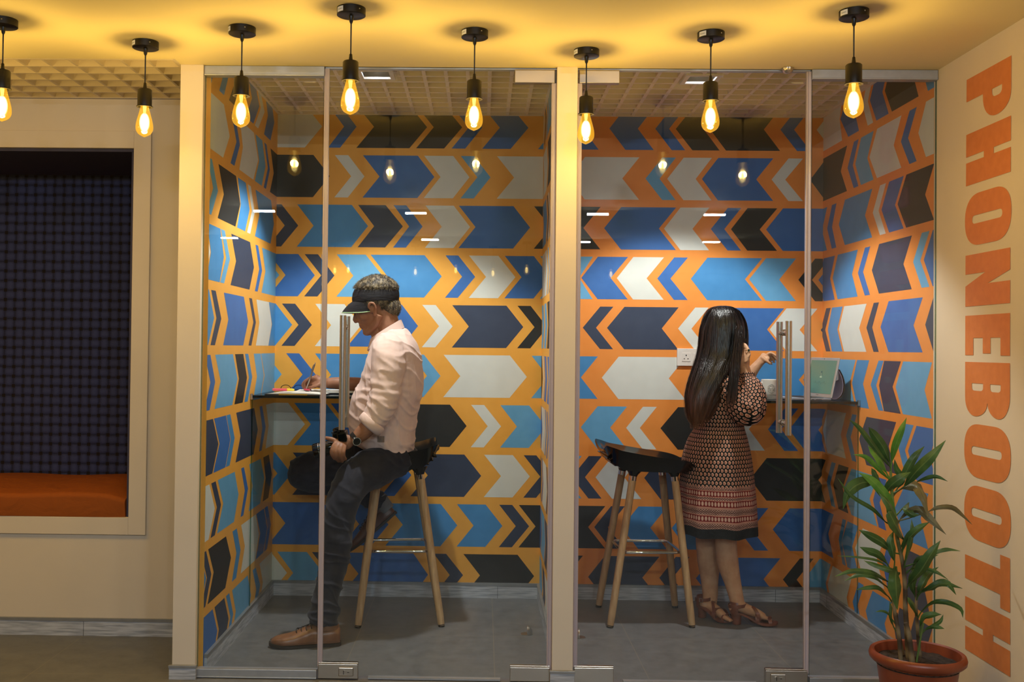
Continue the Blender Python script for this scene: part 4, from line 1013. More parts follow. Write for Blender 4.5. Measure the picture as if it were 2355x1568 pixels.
# leaves: (points in photo crop px with depth), width, colour kind
LV = [
 ([(408,640,3.62),(330,540,3.58),(260,450,3.55),(200,398,3.54)],.020,1), ([(405,618,3.62),(375,545,3.60),(330,480,3.59),(300,440,3.58)],.034,1), ([(415,615,3.62),(432,540,3.60),(462,460,3.58),(490,392,3.57)],.026,0),
 ([(388,665,3.62),(370,620,3.60),(330,570,3.59),(296,532,3.59)],.036,0), ([(400,700,3.62),(340,640,3.58),(285,590,3.56),(222,577,3.55)],.018,0), ([(480,735,3.62),(540,660,3.58),(610,590,3.55),(686,506,3.54)],.040,1),
 ([(455,715,3.62),(490,660,3.60),(530,590,3.59),(580,535,3.60)],.030,1), ([(375,785,3.62),(410,735,3.57),(460,695,3.55),(510,665,3.56)],.038,1), ([(540,715,3.64),(590,696,3.62),(640,688,3.60),(697,712,3.58)],.016,1),
 ([(375,745,3.62),(345,700,3.60),(330,668,3.60),(314,645,3.60)],.026,1), ([(435,870,3.62),(390,790,3.58),(320,710,3.56),(250,668,3.56)],.034,0), ([(330,722,3.60),(270,718,3.56),(205,760,3.54),(172,850,3.54)],.046,1),
 ([(385,915,3.61),(320,850,3.57),(215,785,3.54),(145,695,3.52)],.015,1), ([(440,955,3.62),(425,880,3.57),(400,820,3.56),(345,760,3.57)],.040,1), ([(475,1000,3.62),(440,940,3.56),(410,880,3.55),(400,860,3.55)],.046,1),
 ([(470,745,3.63),(540,730,3.60),(580,790,3.56),(600,890,3.55)],.050,2), ([(460,900,3.63),(510,860,3.60),(560,855,3.58),(600,890,3.57),(640,930,3.56),(688,978,3.55)],.030,2), ([(605,860,3.60),(650,842,3.59),(720,842,3.60),(770,880,3.61),(820,930,3.62)],.018,2),
 ([(470,1060,3.63),(500,1000,3.60),(550,950,3.58),(606,915,3.58)],.030,1), ([(412,1062,3.62),(370,1020,3.58),(310,985,3.56),(250,954,3.56)],.030,1), ([(392,1122,3.62),(350,1080,3.58),(300,1060,3.57),(255,1040,3.57)],.028,1),
 ([(410,1155,3.62),(350,1110,3.57),(250,1092,3.55),(140,1084,3.54)],.009,1), ([(455,1170,3.62),(420,1160,3.55),(330,1130,3.56),(275,1108,3.57)],.022,1),
 ([(400,1215,3.62),(320,1170,3.56),(220,1160,3.54),(130,1188,3.53)],.020,1), ([(392,1240,3.62),(330,1190,3.56),(250,1180,3.55),(178,1210,3.54)],.018,1), ([(400,1290,3.62),(350,1245,3.57),(290,1245,3.56),(236,1255,3.55)],.016,1),
 ([(440,1140,3.57),(436,1200,3.53),(440,1270,3.53),(444,1355,3.54)],.056,1), ([(500,1230,3.63),(560,1160,3.58),(610,1080,3.56),(660,1008,3.56)],.044,1), ([(520,1140,3.63),(550,1100,3.60),(600,1090,3.59),(650,1080,3.58)],.018,1),
 ([(600,1090,3.60),(650,1062,3.60),(700,1052,3.60),(760,1060,3.60)],.016,1), ([(540,1140,3.64),(600,1150,3.62),(650,1170,3.60),(700,1205,3.60)],.014,1), ([(560,1270,3.65),(610,1250,3.61),(670,1225,3.60),(770,1248,3.60)],.028,1),
 ([(590,1250,3.64),(650,1222,3.62),(700,1226,3.60),(738,1280,3.60)],.026,1), ([(560,1370,3.66),(620,1320,3.62),(690,1318,3.60),(760,1350,3.60),(772,1395,3.60)],.020,1), ([(545,1385,3.66),(530,1340,3.63),(510,1310,3.62),(495,1290,3.62)],.024,1),
 ([(560,1440,3.60),(580,1395,3.58),(620,1380,3.57),(665,1378,3.57)],.026,1), ([(590,1450,3.60),(630,1430,3.58),(660,1410,3.57),(674,1378,3.57)],.014,1), ([(580,1455,3.60),(620,1440,3.58),(650,1442,3.57),(680,1450,3.57)],.016,1),
 ([(425,1440,3.61),(410,1390,3.59),(412,1345,3.59),(405,1310,3.60)],.012,1), ([(415,1400,3.61),(395,1370,3.59),(365,1360,3.58),(332,1366,3.58)],.010,1), ([(445,745,3.63),(470,700,3.62),(440,650,3.62),(430,600,3.62)],.022,1),
 ([(500,820,3.66),(490,850,3.60),(520,880,3.58),(555,878,3.58)],.026,1), ([(480,1130,3.63),(505,1040,3.60),(520,960,3.60),(515,900,3.61)],.024,1), ([(430,1110,3.62),(420,1060,3.60),(410,1010,3.60),(425,960,3.61)],.030,1), ([(545,1290,3.67),(570,1230,3.66),(600,1180,3.67),(650,1140,3.68)],.030,1), ([(530,1280,3.67),(520,1220,3.65),(535,1160,3.65),(560,1110,3.66)],.030,1)]
rnd = random.Random(5)
for pts, w, k in LV:
    P_ = [q(*p) for p in pts]
    for v in P_: v.x = min(v.x, XR-.015)
    leaf(P_, w*1.0, k, rnd.uniform(-.5, .5), rnd.uniform(.15, .45))

# ------------------------------------------------------------------ people
def skin(name, a, b, c):
    m = M(name, b, .5, spec=.35, **{'Subsurface Weight': .08, 'Subsurface Scale': .01})
    m.b.inputs['Subsurface Radius'].default_value = (1, .4, .2)
    m.color(m.ramp(m.noise(22, 5, .6), [(.25, a), (.5, b), (.8, c)])); m.bump(m.noise(260, 3), .15, .0008); return m.mat
def head_shapes(mb, T, man=True, s=1.0, hide_top=False):
    """T: local head frame (x forward, y to its left, z up) -> world"""
    R3 = T.to_3x3(); Rn = R3.copy()
    def B(c, r, rot=None):
        mb.ball(T @ (Vector(c)*s), [v*s for v in (r if isinstance(r, tuple) else (r, r, r))], Rn if rot is None else Rn @ rot, nu=20, nv=14)
    def Tb(pts, rad, **k): mb.tube([T @ (Vector(p)*s) for p in pts], [r*s for r in rad] if isinstance(rad, (list, tuple)) else rad*s, 12, 3, **k)
    B((-.022, 0, .042), (.104, .077, .090)); B((.020, 0, -.005), (.072, .066, .085)); B((.036, 0, -.050), (.048, .048, .058))
    B((.064, 0, .030), (.030, .052, .045)); B((.066, 0, -.062), (.026, .030, .034))
    for e in (-1, 1):
        Tb([(-.012, e*.060, -.045), (.020, e*.052, -.078), (.060, e*.025, -.100), (.074, 0, -.104)], [.018, .018, .017, .017])
        B((.056, e*.040, -.022), (.028, .020, .026)); B((.083, e*.026, .018), (.013, .024, .009)); B((.074, e*.031, .002), (.0155, .016, .011))
        B((.098, e*.012, -.034), (.011, .009, .008))
        # ear: rim plus bowl
        ear = [(.024, e*.070, -.010), (.022, e*.082, .010), (.008, e*.088, .020), (-.006, e*.089, .012), (-.007, e*.086, -.012), (.004, e*.077, -.034), (.016, e*.070, -.040)]
        Tb(ear, [.005, .006, .0062, .0062, .0058, .0066, .0055]); B((.006, e*.073, -.010), (.014, .006, .026)); B((.021, e*.072, -.016), (.006, .006, .010))
    B((.078, 0, -.100), (.020, .022, .018)); B((.076, 0, -.018), (.024, .034, .034)); B((.070, 0, -.040), (.026, .036, .026))
    Tb([(.086, 0, .022), (.094, 0, .004), (.106, 0, -.016), (.112, 0, -.028)], [.009, .0095, .0110, .0125]); B((.108, 0, -.033), (.012, .011, .010))
    B((.088, 0, -.050), (.012, .020, .014)); B((.094, 0, -.0595), (.0095, .020, .0058)); B((.0915, 0, -.0715), (.0100, .018, .0062)); B((.080, 0, -.084), (.014, .020, .010))
def hand(mb, wrist, palm, tips, r=.0078, rp=(.030, .014), normal=(0, -1, 0)):
    """palm: centre of the knuckle row; tips: list of finger paths (lists of Vectors, first near knuckle); wrist: Vector"""
    w, p = Vector(wrist), Vector(palm); d = (p-w); n = Vector(normal).normalized(); side = d.normalized().cross(n).normalized(); n = side.cross(d.normalized())
    rot = Matrix((side, d.normalized(), n)).transposed(); c = w+d*.55
    mb.ball(c, (rp[0]*1.05, d.length*.62, rp[1]*1.15), rot, nu=20, nv=12); mb.ball(p-d*.12, (rp[0]*1.25, d.length*.30, rp[1]), rot, nu=20, nv=12)
    mb.tube([w-d*.15, w+d*.35], [.023, .021], 14, 2)
    for i, path in enumerate(tips):
        n_ = len(path); rr_ = r*(1.12 if i == 0 else (1, 1.04, .98, .86)[min(3, i-1)])
        mb.tube([c]+[Vector(a) for a in path] if i else [w+d*.25]+[Vector(a) for a in path], [rr_*1.35]+[rr_*1.12]+[rr_]*(n_-2)+[rr_*.82], 10, 4)
        mb.ball(path[-1], rr_*.86, nu=10, nv=8)
def foldf(scale, amp, dirv, seed=0):
    dv = Vector(dirv).normalized()
    def f(p, n):
        a = p.dot(dv); pr = p-dv*a
        w = noise.noise(pr*6+Vector((seed, 0, 0)))*1.4
        v = noise.noise(Vector((a*scale+w, pr.x*4+seed, pr.z*4+pr.y*3)))
        r1 = max(0, 1-abs(v)*2.6)**2
        r2 = max(0, 1-abs(noise.noise(Vector((a*scale*.45+pr.x*9+w, pr.y*6+seed*2, pr.z*3))))*4)**2
        return amp*(r1*.75+r2*.55-.35)+amp*.5*noise.noise(p*9+Vector((seed, 1, 2)))
    return f
MT['skinm'] = skin('tan skin', (138, 96, 74), (154, 108, 84), (172, 124, 98))
man = empty('person', (-.42, 4.95, 0), 'man in pale pink shirt and black visor, seated on bar stool writing, holding a camera', 'person')
# head
th = math.radians(21)
fw = Vector((-math.cos(th), -.04, -math.sin(th))).normalized(); lf = Vector((0, 0, 1)).cross(fw).normalized(); upv = fw.cross(lf).normalized()
hc = PY(861.5, 706, 4.95)
TH = Matrix.Translation(hc) @ Matrix((fw, lf, upv)).transposed().to_4x4()
mb = MB(); head_shapes(mb, TH)
mb.tube([TH @ Vector((-.035, 0, -.02)), PY(893, 752, 4.95), PY(905, 790, 4.95)], [.060, .058, .066], 18, 3)
mb.tube([TH @ Vector((.03, 0, -.07)), PY(880, 790, 4.95)], [.03, .045], 14, 2)
# hidden trunk and limbs keep the body one surface
mb.tube([PY(903, 770, 4.95), PY(905, 850, 4.95), PY(900, 950, 4.95), PY(905, 1045, 4.95)], [.07, .10, .11, .10], 18, 3)
mb.tube([PY(905, 800, 4.95), PY(893, 815, 4.80), PY(890, 885, 4.73), PY(880, 930, 4.72), PY(858, 968, 4.69), PY(835, 994, 4.685), PY(812, 1013, 4.68)], [.06, .052, .048, .044, .042, .037, .027], 16, 4)
mb.tube([PY(905, 800, 4.95), PY(885, 820, 5.10), PY(868, 868, 5.17), PY(850, 888, 5.18), PY(815, 884, 5.16), PY(775, 881, 5.13), PY(752, 881, 5.12)], [.06, .05, .045, .044, .038, .031, .026], 16, 4)
mb.tube([PY(905, 1040, 4.95), PY(905, 1050, 4.87), PY(812, 1103, 4.70), PY(785, 1170, 4.64), PY(765, 1300, 4.58), PY(748, 1440, 4.55)], [.08, .07, .05, .045, .04, .035], 14, 4)
mb.tube([PY(905, 1040, 4.95), PY(890, 1050, 5.05), PY(760, 1070, 5.12), PY(700, 1085, 5.15), PY(780, 1110, 5.2), PY(868, 1147, 5.22), PY(882, 1165, 5.22)], [.08, .07, .055, .05, .045, .035, .033], 14, 4)
def pp(x, y, Y): return PY(x, y, Y)
# right (writing) hand
hand(mb, pp(752, 881, 5.12), pp(722, 876, 5.11),
     [[pp(734, 884, 5.09), pp(720, 889, 5.08), pp(711, 892, 5.085), pp(706, 896, 5.10)],
      [pp(720, 868, 5.09), pp(708, 872, 5.09), pp(701, 880, 5.095), pp(703, 892, 5.10)],
      [pp(716, 872, 5.11), pp(702, 876, 5.11), pp(696, 886, 5.11), pp(702, 896, 5.11)],
      [pp(718, 877, 5.13), pp(706, 882, 5.13), pp(701, 892, 5.125), pp(708, 899, 5.12)],
      [pp(722, 882, 5.145), pp(712, 888, 5.145), pp(708, 896, 5.14), pp(716, 900, 5.13)]], rp=(.030, .019), normal=(0, -1, .35))
mb.ball(pp(713, 884, 5.112), (.016, .016, .018)); mb.ball(pp(722, 882, 5.11), (.020, .022, .018))
# left hand wrapped over the camera
hand(mb, pp(812, 1013, 4.68), pp(778, 1020, 4.665),
     [[pp(795, 1011, 4.665), pp(778, 1014, 4.645), pp(763, 1010, 4.642), pp(750, 1007, 4.65)],
      [pp(773, 1019, 4.635), pp(765, 1030, 4.62), pp(763, 1043, 4.62), pp(769, 1054, 4.645)],
      [pp(779, 1023, 4.632), pp(773, 1036, 4.612), pp(772, 1049, 4.615), pp(778, 1060, 4.645)],
      [pp(786, 1025, 4.632), pp(782, 1039, 4.612), pp(782, 1051, 4.618), pp(787, 1061, 4.648)],
      [pp(793, 1026, 4.638), pp(791, 1038, 4.62), pp(791, 1048, 4.628), pp(795, 1056, 4.65)]], r=.0096, rp=(.034, .020), normal=(0, -1, 0))
body = organic(mb, 'body', MT['skinm'], None, .0038, 5, .5); local(body, man)
# eyes
for e in (-1, 1):
    mb = MB(); mb.ball(TH @ Vector((.0765, e*.031, .001)), .0112, nu=16, nv=12); ey = pc(mb, 'eye', plain('eye white', (214, 206, 196), .15), man, smooth=180)
    mb = MB(); mb.ball(TH @ Vector((.0862, e*.0315, -.003)), (.0022, .005, .005), TH.to_3x3()); q_ = mb.build('iris', MT['blackp'], smooth=180); q_.parent = ey
mb = MB()
for e in (-1, 1): mb.tube([TH @ Vector(p) for p in ((.094, e*.012, .022), (.096, e*.026, .027), (.086, e*.044, .022))], [.002, .0032, .0018], 8, 4)
pc(mb, 'eyebrows', plain('dark brow', (38, 30, 26), .9), man)
# hair: cap plus short tufts
MT['hairm'] = (lambda m: (m.color(m.ramp(m.noise(70, 4, .7, stretch=(1, 1, .5)), [(.25, (34, 30, 30)), (.45, (70, 62, 54)), (.62, (140, 124, 96)), (.8, (186, 170, 134))])), m.bump(m.noise(160, 4, stretch=(1, 1, .3)), 1, .004), m.mat)[2])(M('grey flecked hair', (90, 80, 70), .55))
def hair_ok(l):
    x, y, z = l
    if z > .060+.25*x and x < .10: return True                     # crown above the visor
    if x < -.030+.25*(z+.06) and z > -.075 - .2*(x+.06): return x < -.028 or z > .0
    return z > .0 and x < .035 and abs(y) > .05 and z > -.3*(x-.035)
rnd = random.Random(11); mb = MB()
def sk(u, v, off=0):
    d_ = Vector((math.cos(v)*math.cos(u), math.cos(v)*math.sin(u), math.sin(v)))
    return Vector((-.022+d_.x*(.108+off), d_.y*(.081+off), .043+d_.z*(.094+off))), d_
nu, nv = 72, 44; grid = {}
for i in range(nv+1):
    for j in range(nu):
        v = -PI/2*.86+(PI/2*1.86)*i/nv; u = 2*PI*j/nu; l, d_ = sk(u, v)
        o_ = .004+.0045*noise.noise(l*60)+ (.0095 if l.z-.036*math.cos(u) > .080 else (-.004 if l.z-.036*math.cos(u) > .020 else 0)); grid[i, j] = (l, TH @ (l+d_*o_))
idx = {}
def gi(i, j):
    if (i, j) not in idx: idx[i, j] = len(mb.v); mb.v.append(grid[i, j][1])
    return idx[i, j]
for i in range(nv):
    for j in range(nu):
        j2 = (j+1) % nu
        if all(hair_ok(grid[a][0]) or (.022 < grid[a][0].z-.036*math.cos(2*PI*a[1]/nu) < .080) for a in ((i, j), (i, j2), (i+1, j2), (i+1, j))): mb.face((gi(i, j), gi(i, j2), gi(i+1, j2), gi(i+1, j)))
nr, nc = 14, 30; NB = {}
for i in range(nr+1):
    for j in range(nc):
        v = -PI/2+PI*i/nr; u = 2*PI*j/nc; l = Vector((-.066+.056*math.cos(v)*math.cos(u), .066*math.cos(v)*math.sin(u), -.022+.058*math.sin(v))); NB[i, j] = len(mb.v); mb.v.append(TH @ (l+l*.05*noise.noise(l*80)))
for i in range(nr):
    for j in range(nc): mb.face((NB[i, j], NB[i, (j+1) % nc], NB[i+1, (j+1) % nc], NB[i+1, j]))
for _ in range(900):
    u = rnd.uniform(PI*.5, PI*1.5); v = rnd.uniform(-1.2, .9); d_ = Vector((math.cos(v)*math.cos(u), math.cos(v)*math.sin(u), math.sin(v))); l = Vector((-.066+.056*d_.x, .066*d_.y, -.022+.058*d_.z)); dw = (TH.to_3x3() @ (d_*.5+Vector((rnd.gauss(-.1, .25), rnd.gauss(0, .25), -.8)))).normalized(); a = TH @ l; sd = dw.orthogonal().normalized()*.0008; b = len(mb.v); mb.v += [a-sd, a+sd, a+dw*.010]; mb.face((b, b+1, b+2))
nt_ = 0
while nt_ < 9000:
    u = rnd.uniform(0, 2*PI); v = math.asin(rnd.uniform(-.8, 1)); l, d_ = sk(u, v)
    if not hair_ok(l) or .018 < l.z-.036*math.cos(u) < .076: continue
    nt_ += 1; ln = rnd.uniform(.010, .020) if l.z > .05 else rnd.uniform(.006, .011)
    fl = Vector((.35, 0, -.25 if l.z < .08 else 0))+Vector((rnd.gauss(0, .5), rnd.gauss(0, .5), rnd.gauss(0, .4)))
    dd = (d_*1.0+fl).normalized(); a = TH @ (l+d_*(.008 if l.z-.036*math.cos(u) > .074 else .003)); R3 = TH.to_3x3(); dw = R3 @ dd; sd = dw.cross(Vector((rnd.gauss(0, 1), rnd.gauss(0, 1), rnd.gauss(0, 1)))).normalized()*.00055
    tip = a+dw*ln+R3 @ Vector((.003, 0, -.003)); mdp = a+dw*ln*.6; b = len(mb.v); mb.v += [a-sd, a+sd, mdp+sd*.8, mdp-sd*.8, tip]; mb.face((b, b+1, b+2, b+3)); mb.face((b+3, b+2, b+4))
pc(mb, 'hair', MT['hairm'], man, smooth=60, recalc=False)['label'] = 'short greying hair'
# sun visor: band, brim, piping
MT['visor'] = (lambda m: (m.bump(m.noise(24, 3, stretch=(1, 1, 5)), .5, .004), m.mat)[1])(M('black visor cloth', (30, 30, 38), .75))
def band(z0, z1, off, n=64, u0=0, u1=2*PI):
    rings = []
    for i in range(7):
        z = z0+(z1-z0)*i/6; r = []
        for j in range(n):
            u = u0+(u1-u0)*j/n; v = math.asin(max(-1, min(1, (z-.043+.036*math.cos(u))/.094))); l, d_ = sk(u, v, off+.0012*noise.noise(Vector((u*2, z*90, 0)))); r.append(TH @ l)
        rings.append(r)
    return rings
vs = empty('visor', tuple(hc)); bpy.data.objects.remove(vs)
mb = MB(); A_, B_ = band(.024, .074, .0085), band(.024, .074, .004); mb.rings(A_, cap=False); mb.rings(B_[::-1], cap=False)
mb.rings([A_[-1], B_[-1]], cap=False); mb.rings([B_[0], A_[0]], cap=False)
vz = pc(mb, 'sun_visor', MT['visor'], man, smooth=60); vz['label'] = 'black sun visor with pale green piping on the brim'
mb = MB(); rings = []; edge = []
for i in range(9):
    s = i/8; r = []
    for j in range(21):
        a = -1.15+2.3*j/20; base = Vector((-.022+.112*math.cos(a), .087*math.sin(a), .026+.036*math.cos(a))); ext = .068*math.cos(a/1.15*PI/2)**.6
        p = base+Vector((ext*s, 0, -.020*s*s-.034*(1-math.cos(a))*s*1.2-.012*s)); r.append(TH @ p)
    rings.append(r)
mb.rings(rings, closed=False, cap=False); th2 = [[p-(upv*.0025) for p in r] for r in rings]; mb.rings(th2, closed=False, cap=False)
br = mb.build('brim', MT['visor'], smooth=60); br.parent = vz
mb = MB(); mb.tube([p-upv*.001 for p in rings[-1]], .0020, 8); pi_ = mb.build('brim_piping', plain('pale green piping', (200, 240, 190), .5), smooth=60); pi_.parent = vz

# shirt
def cloth(name, col, var=6, weave_=.12, rough=.85):
    m = M(name, col, rough, spec=.15, **{'Sheen Weight': .15}); n = m.noise(40, 4, .6)
    m.color(m.ramp(n, [(.3, tuple(c-var for c in col)), (.7, col)])); f = m.noise(9, 3, .45, dist=1.0); m.bump(f*1.0+m.noise(700, 2)*weave_*.15, .35, .014); return m.mat
MT['shirt'] = cloth('pale pink linen', (232, 204, 196), 8)
def rloft(rows, n=40, e=2.2):
    rings = []
    for py, xl, xr, Yc, hd in crom(rows, 3):
        a, b = PY(xl, py, Yc), PY(xr, py, Yc); c = (a+b)/2; rx = (b-a).length/2; r = []
        for j in range(n):
            t = 2*PI*j/n; cc, ss = math.cos(t), math.sin(t)
            r.append((c.x+math.copysign(abs(cc)**(2/e), cc)*rx, Yc+math.copysign(abs(ss)**(2/e), ss)*hd, c.z))
        rings.append(r)
    return rings
mb = MB()
mb.rings(rloft([(757, 884, 934, 4.95, .070), (772, 866, 947, 4.95, .115), (788, 857, 958, 4.95, .175), (812, 850, 966, 4.95, .205), (845, 837, 972, 4.95, .205), (880, 826, 974, 4.95, .20), (912, 808, 970, 4.95, .20), (950, 802, 960, 4.95, .20), (985, 804, 956, 4.95, .195), (1012, 813, 955, 4.95, .19), (1030, 832, 953, 4.95, .175), (1044, 878, 951, 4.95, .15), (1056, 922, 947, 4.95, .10)]))
mb.tube([pp(898, 800, 4.86), pp(893, 812, 4.79), pp(892, 838, 4.755), pp(888, 885, 4.725), pp(878, 930, 4.705), pp(866, 955, 4.70), pp(853, 974, 4.695)], [.07, .080, .082, .072, .068, .064, .054], 22, 5)
mb.tube([pp(895, 800, 5.02), pp(885, 815, 5.10), pp(870, 860, 5.16), pp(855, 884, 5.175), pp(840, 886, 5.17)], [.07, .076, .068, .062, .055], 22, 5)
sh = organic(mb, 'shirt', MT['shirt'], None, .0055, 5, .5, disp=lambda p, n: foldf(22, .0070, (.5, .1, 1), 3)(p, n) + (.0016*math.sin(p.z*170+4*noise.noise(p*9)) * max(0, 1-abs(p.z-(H-(905-808)/480))/.10) if p.y < 4.80 else 0)); local(sh, man); sh['label'] = 'pale pink long-sleeved shirt with rolled cuffs'
# collar, placket, pocket patch, cuffs as sub-parts of the shirt
def sub(mb, name, mat, owner, par, **k):
    o = mb.build(name, mat, **k); o.parent = owner; return o
mb = MB(); rings = []
cb_, cf_ = pp(922, 742, 4.95), pp(853, 790, 4.95)
for i in range(41):
    t = 2*PI*i/40; c = (cb_+cf_)/2; ax = (cf_-cb_)/2; p = c+ax*math.cos(t)*1.0+Vector((0, 1, 0))*.072*math.sin(t); out = (p-c); out.z = 0; out.normalize()
    hgt = .026+.012*(1+math.cos(t))/2
    rings.append([p+Vector((0, 0, hgt*.55))+out*-.002, p+Vector((0, 0, hgt*.6))+out*.002, p+Vector((0, 0, -hgt*.9))+out*.018, p+Vector((0, 0, -hgt))+out*.010, p+Vector((0, 0, -hgt*.5))+out*.001])
mb.rings(rings, cap=False); sub(mb, 'collar', MT['shirt'], sh, man, smooth=50)
mb = MB()
c0_, d0_ = pp(853, 975, 4.695), (pp(835, 994, 4.685)-pp(858, 968, 4.69)).normalized()
mb.tube([c0_-d0_*.026, c0_-d0_*.018, c0_+d0_*.012, c0_+d0_*.022], [.054, .064, .063, .052], 26, 2)
sub(mb, 'rolled_cuff', MT['shirt'], sh, man, smooth=60)
mb = MB(); p_ = pp(877, 1009, 4.755)
for i in range(6): mb.box((p_.x-.016+.0055*i, p_.y-.011, p_.z-.014), (p_.x-.013+.0055*i, p_.y-.009, p_.z+.014), 0, None)
sub(mb, 'hem_patch', plain('striped patch thread', (96, 92, 84), .8), sh, man)
# wrist watch
mb = MB(); wc, wd_ = pp(818, 1008, 4.68), (pp(812, 1013, 4.68)-pp(835, 994, 4.685)).normalized()
mb.tube([wc-wd_*.010, wc+wd_*.010], [.0325, .0315], 26); wt = pc(mb, 'wristwatch', plain('black strap', (26, 24, 24), .4), man, smooth=40)
mb = MB(); wn = Vector((.35, -.9, -.25)).normalized(); fc = wc+wn*.030+wd_*.004
mb.tube([fc-wn*.004, fc+wn*.006], [.0205, .0195], 28); sub(mb, 'watch_case', MT['chrome'], wt, man, smooth=40)
mb = MB(); mb.tube([fc+wn*.0062, fc+wn*.0068], .0165, 28); sub(mb, 'dial', plain('dark dial', (28, 30, 32), .25), wt, man)
# trousers
MT['jean'] = cloth('charcoal trousers', (48, 49, 60), 8, .2, .8)
mb = MB()
mb.ball(pp(908, 1050, 4.96), (.115, .165, .085))
mb.tube([pp(910, 1048, 4.90), pp(862, 1074, 4.80), pp(814, 1104, 4.70), pp(791, 1150, 4.65), pp(778, 1203, 4.62), pp(769, 1290, 4.59), pp(753, 1355, 4.57), pp(746, 1405, 4.555), pp(743, 1434, 4.55)], [.100, .097, .086, .078, .071, .064, .062, .064, .066], 24, 5)
mb.tube([pp(905, 1048, 5.04), pp(832, 1062, 5.08), pp(765, 1070, 5.12), pp(706, 1084, 5.15)], [.100, .100, .094, .092], 24, 5)
mb.tube([pp(712, 1092, 5.155), pp(780, 1112, 5.20), pp(835, 1134, 5.22), pp(880, 1160, 5.22)], [.086, .070, .060, .054], 22, 5)
mb.ball(pp(704, 1087, 5.15), (.097, .092, .094)); mb.ball(pp(812, 1104, 4.70), (.088, .08, .088))
fj = foldf(20, .0090, (.25, 0, 1), 9)
tr = organic(mb, 'trousers', MT['jean'], None, .0055, 4, .5, disp=lambda p, n: fj(p, n)*(1.4 if p.z < .45 else .8)); local(tr, man)
mb = MB(); mb.tube([pp(868, 1056, 4.775)+Vector((0, -.020, .03)), pp(826, 1085, 4.65)+Vector((0, -.022, 0)), pp(803, 1165, 4.58)], [.0012]*3, 6, 8)
# shoes
MT['tan'] = (lambda m: (m.color(m.ramp(m.noise(18, 5), [(.3, (112, 74, 48)), (.6, (140, 96, 64)), (.8, (160, 114, 80))])), m.bump(m.noise(30, 4), .25, .002), m.mat)[2])(M('tan leather', (160, 105, 60), .32))
MT['sole'] = plain('dark rubber sole', (44, 36, 30), .6)
def shoe(T, leather):
    root = None
    # (x, halfwidth, top z) from heel 0 to toe .29
    pr = crom([(.000, .020, .062), (.008, .030, .070), (.035, .036, .074), (.075, .037, .070), (.110, .038, .080), (.150, .043, .070), (.190, .049, .055), (.230, .049, .046), (.262, .040, .040), (.282, .024, .032), (.290, .006, .022)], 4)
    mb = MB(); rings = []
    for x, w, zt in pr:
        r = [(x, -w, .014), (x, -w*1.03, .022)]
        for j in range(13):
            a = PI*j/12; r.append((x, -math.cos(a)*w*(1.0 if math.sin(a) < .5 else .92), .022+(zt-.022)*math.sin(a)**(.75 if x > .12 else .6)))
        r += [(x, w*1.03, .022), (x, w, .014)]; rings.append([T @ Vector(p) for p in r])
    mb.rings(rings); o = pc(mb, 'shoe', leather, man, smooth=50)
    mb = MB(); rings = []
    for x, w, zt in crom([(-.004, .014, 0), (.004, .030, 0), (.035, .039, 0), (.09, .038, 0), (.15, .045, 0), (.20, .052, 0), (.245, .050, 0), (.278, .034, 0), (.296, .010, 0)], 4):
        ts = max(0, x-.22)*.10; hl_ = 0; rings.append([T @ Vector(p) for p in ((x, -w*.98, ts), (x, -w*1.0, .012+ts), (x, w*1.0, .012+ts), (x, w*.98, ts))])
    mb.rings(rings); sub(mb, 'sole', MT['sole'], o, man, smooth=30)
    mb = MB()
    for i in range(4):
        x = .118+.020*i; z = .082-.006*i
        mb.tube([T @ Vector(p) for p in ((x, -.026, z-.014), (x-.004, -.010, z), (x+.006, .010, z), (x+.002, .026, z-.014))], .0019, 7, 4)
    mb.tube([T @ Vector(p) for p in ((.115, -.005, .084), (.135, -.030, .072), (.165, -.038, .060), (.180, -.030, .060))], .0018, 7, 5)
    mb.tube([T @ Vector(p) for p in ((.115, .0, .086), (.120, -.028, .080), (.140, -.040, .064), (.120, -.036, .068), (.118, -.01, .084))], .0018, 7, 5)
    sub(mb, 'laces', MT['blackm'], o, man, smooth=60)
    mb = MB(); rr2 = [T @ Vector((x, -w*1.045, .026+.5*max(0, zt-.05))) for x, w, zt in pr[22:]]; mb.tube(rr2, .0012, 6)
    for i in range(4): mb.ball(T @ Vector((.112+.020*i, -.033, .066-.005*i)), (.003, .0015, .003))
    sub(mb, 'eyelets', MT['brass'], o, man, smooth=60)
    mb = MB()
    rings = [[T @ Vector((.052+.047*math.cos(a)*s, .034*math.sin(a)*s, z)) for a in [2*PI*j/24 for j in range(24)]] for s, z in ((1.0, .060), (1.03, .074), (.96, .080), (.92, .074), (.9, .06))]
    mb.rings(rings); sub(mb, 'ankle_collar', leather, o, man, smooth=50)
    return o
hp = PZ(781, 1484, 0); tp_ = PZ(618, 1490, 0); d_ = (tp_-hp).normalized(); ang = math.atan2(d_.y, d_.x)
shoe(rot_at((hp.x, 4.555, .001), ang) @ Matrix.Diagonal((1.05, 1.03, 1.16, 1)), MT['tan'])['label'] = 'tan leather lace-up shoe flat on the floor'
a_, b_ = pp(912, 1180, 5.22), pp(818, 1262, 5.20); xx = (b_-a_).normalized(); zz = (Vector((-.72, 0, .62))-xx*Vector((-.72, 0, .62)).dot(xx)).normalized(); yy = zz.cross(xx)
TS = Matrix.Translation(a_) @ Matrix((xx, yy, zz)).transposed().to_4x4()
darkt = plain('dark brown leather', (84, 50, 34), .4)
shoe(TS @ Matrix.Scale(1.04, 4), darkt)['label'] = 'darker brown shoe tucked back behind the stool leg'
mb = MB(); mb.tube([pp(744, 1425, 4.552), pp(747, 1450, 4.556)], [.040, .038], 18); pc(mb, 'sock', plain('grey sock', (110, 112, 116), .9), man, smooth=50)
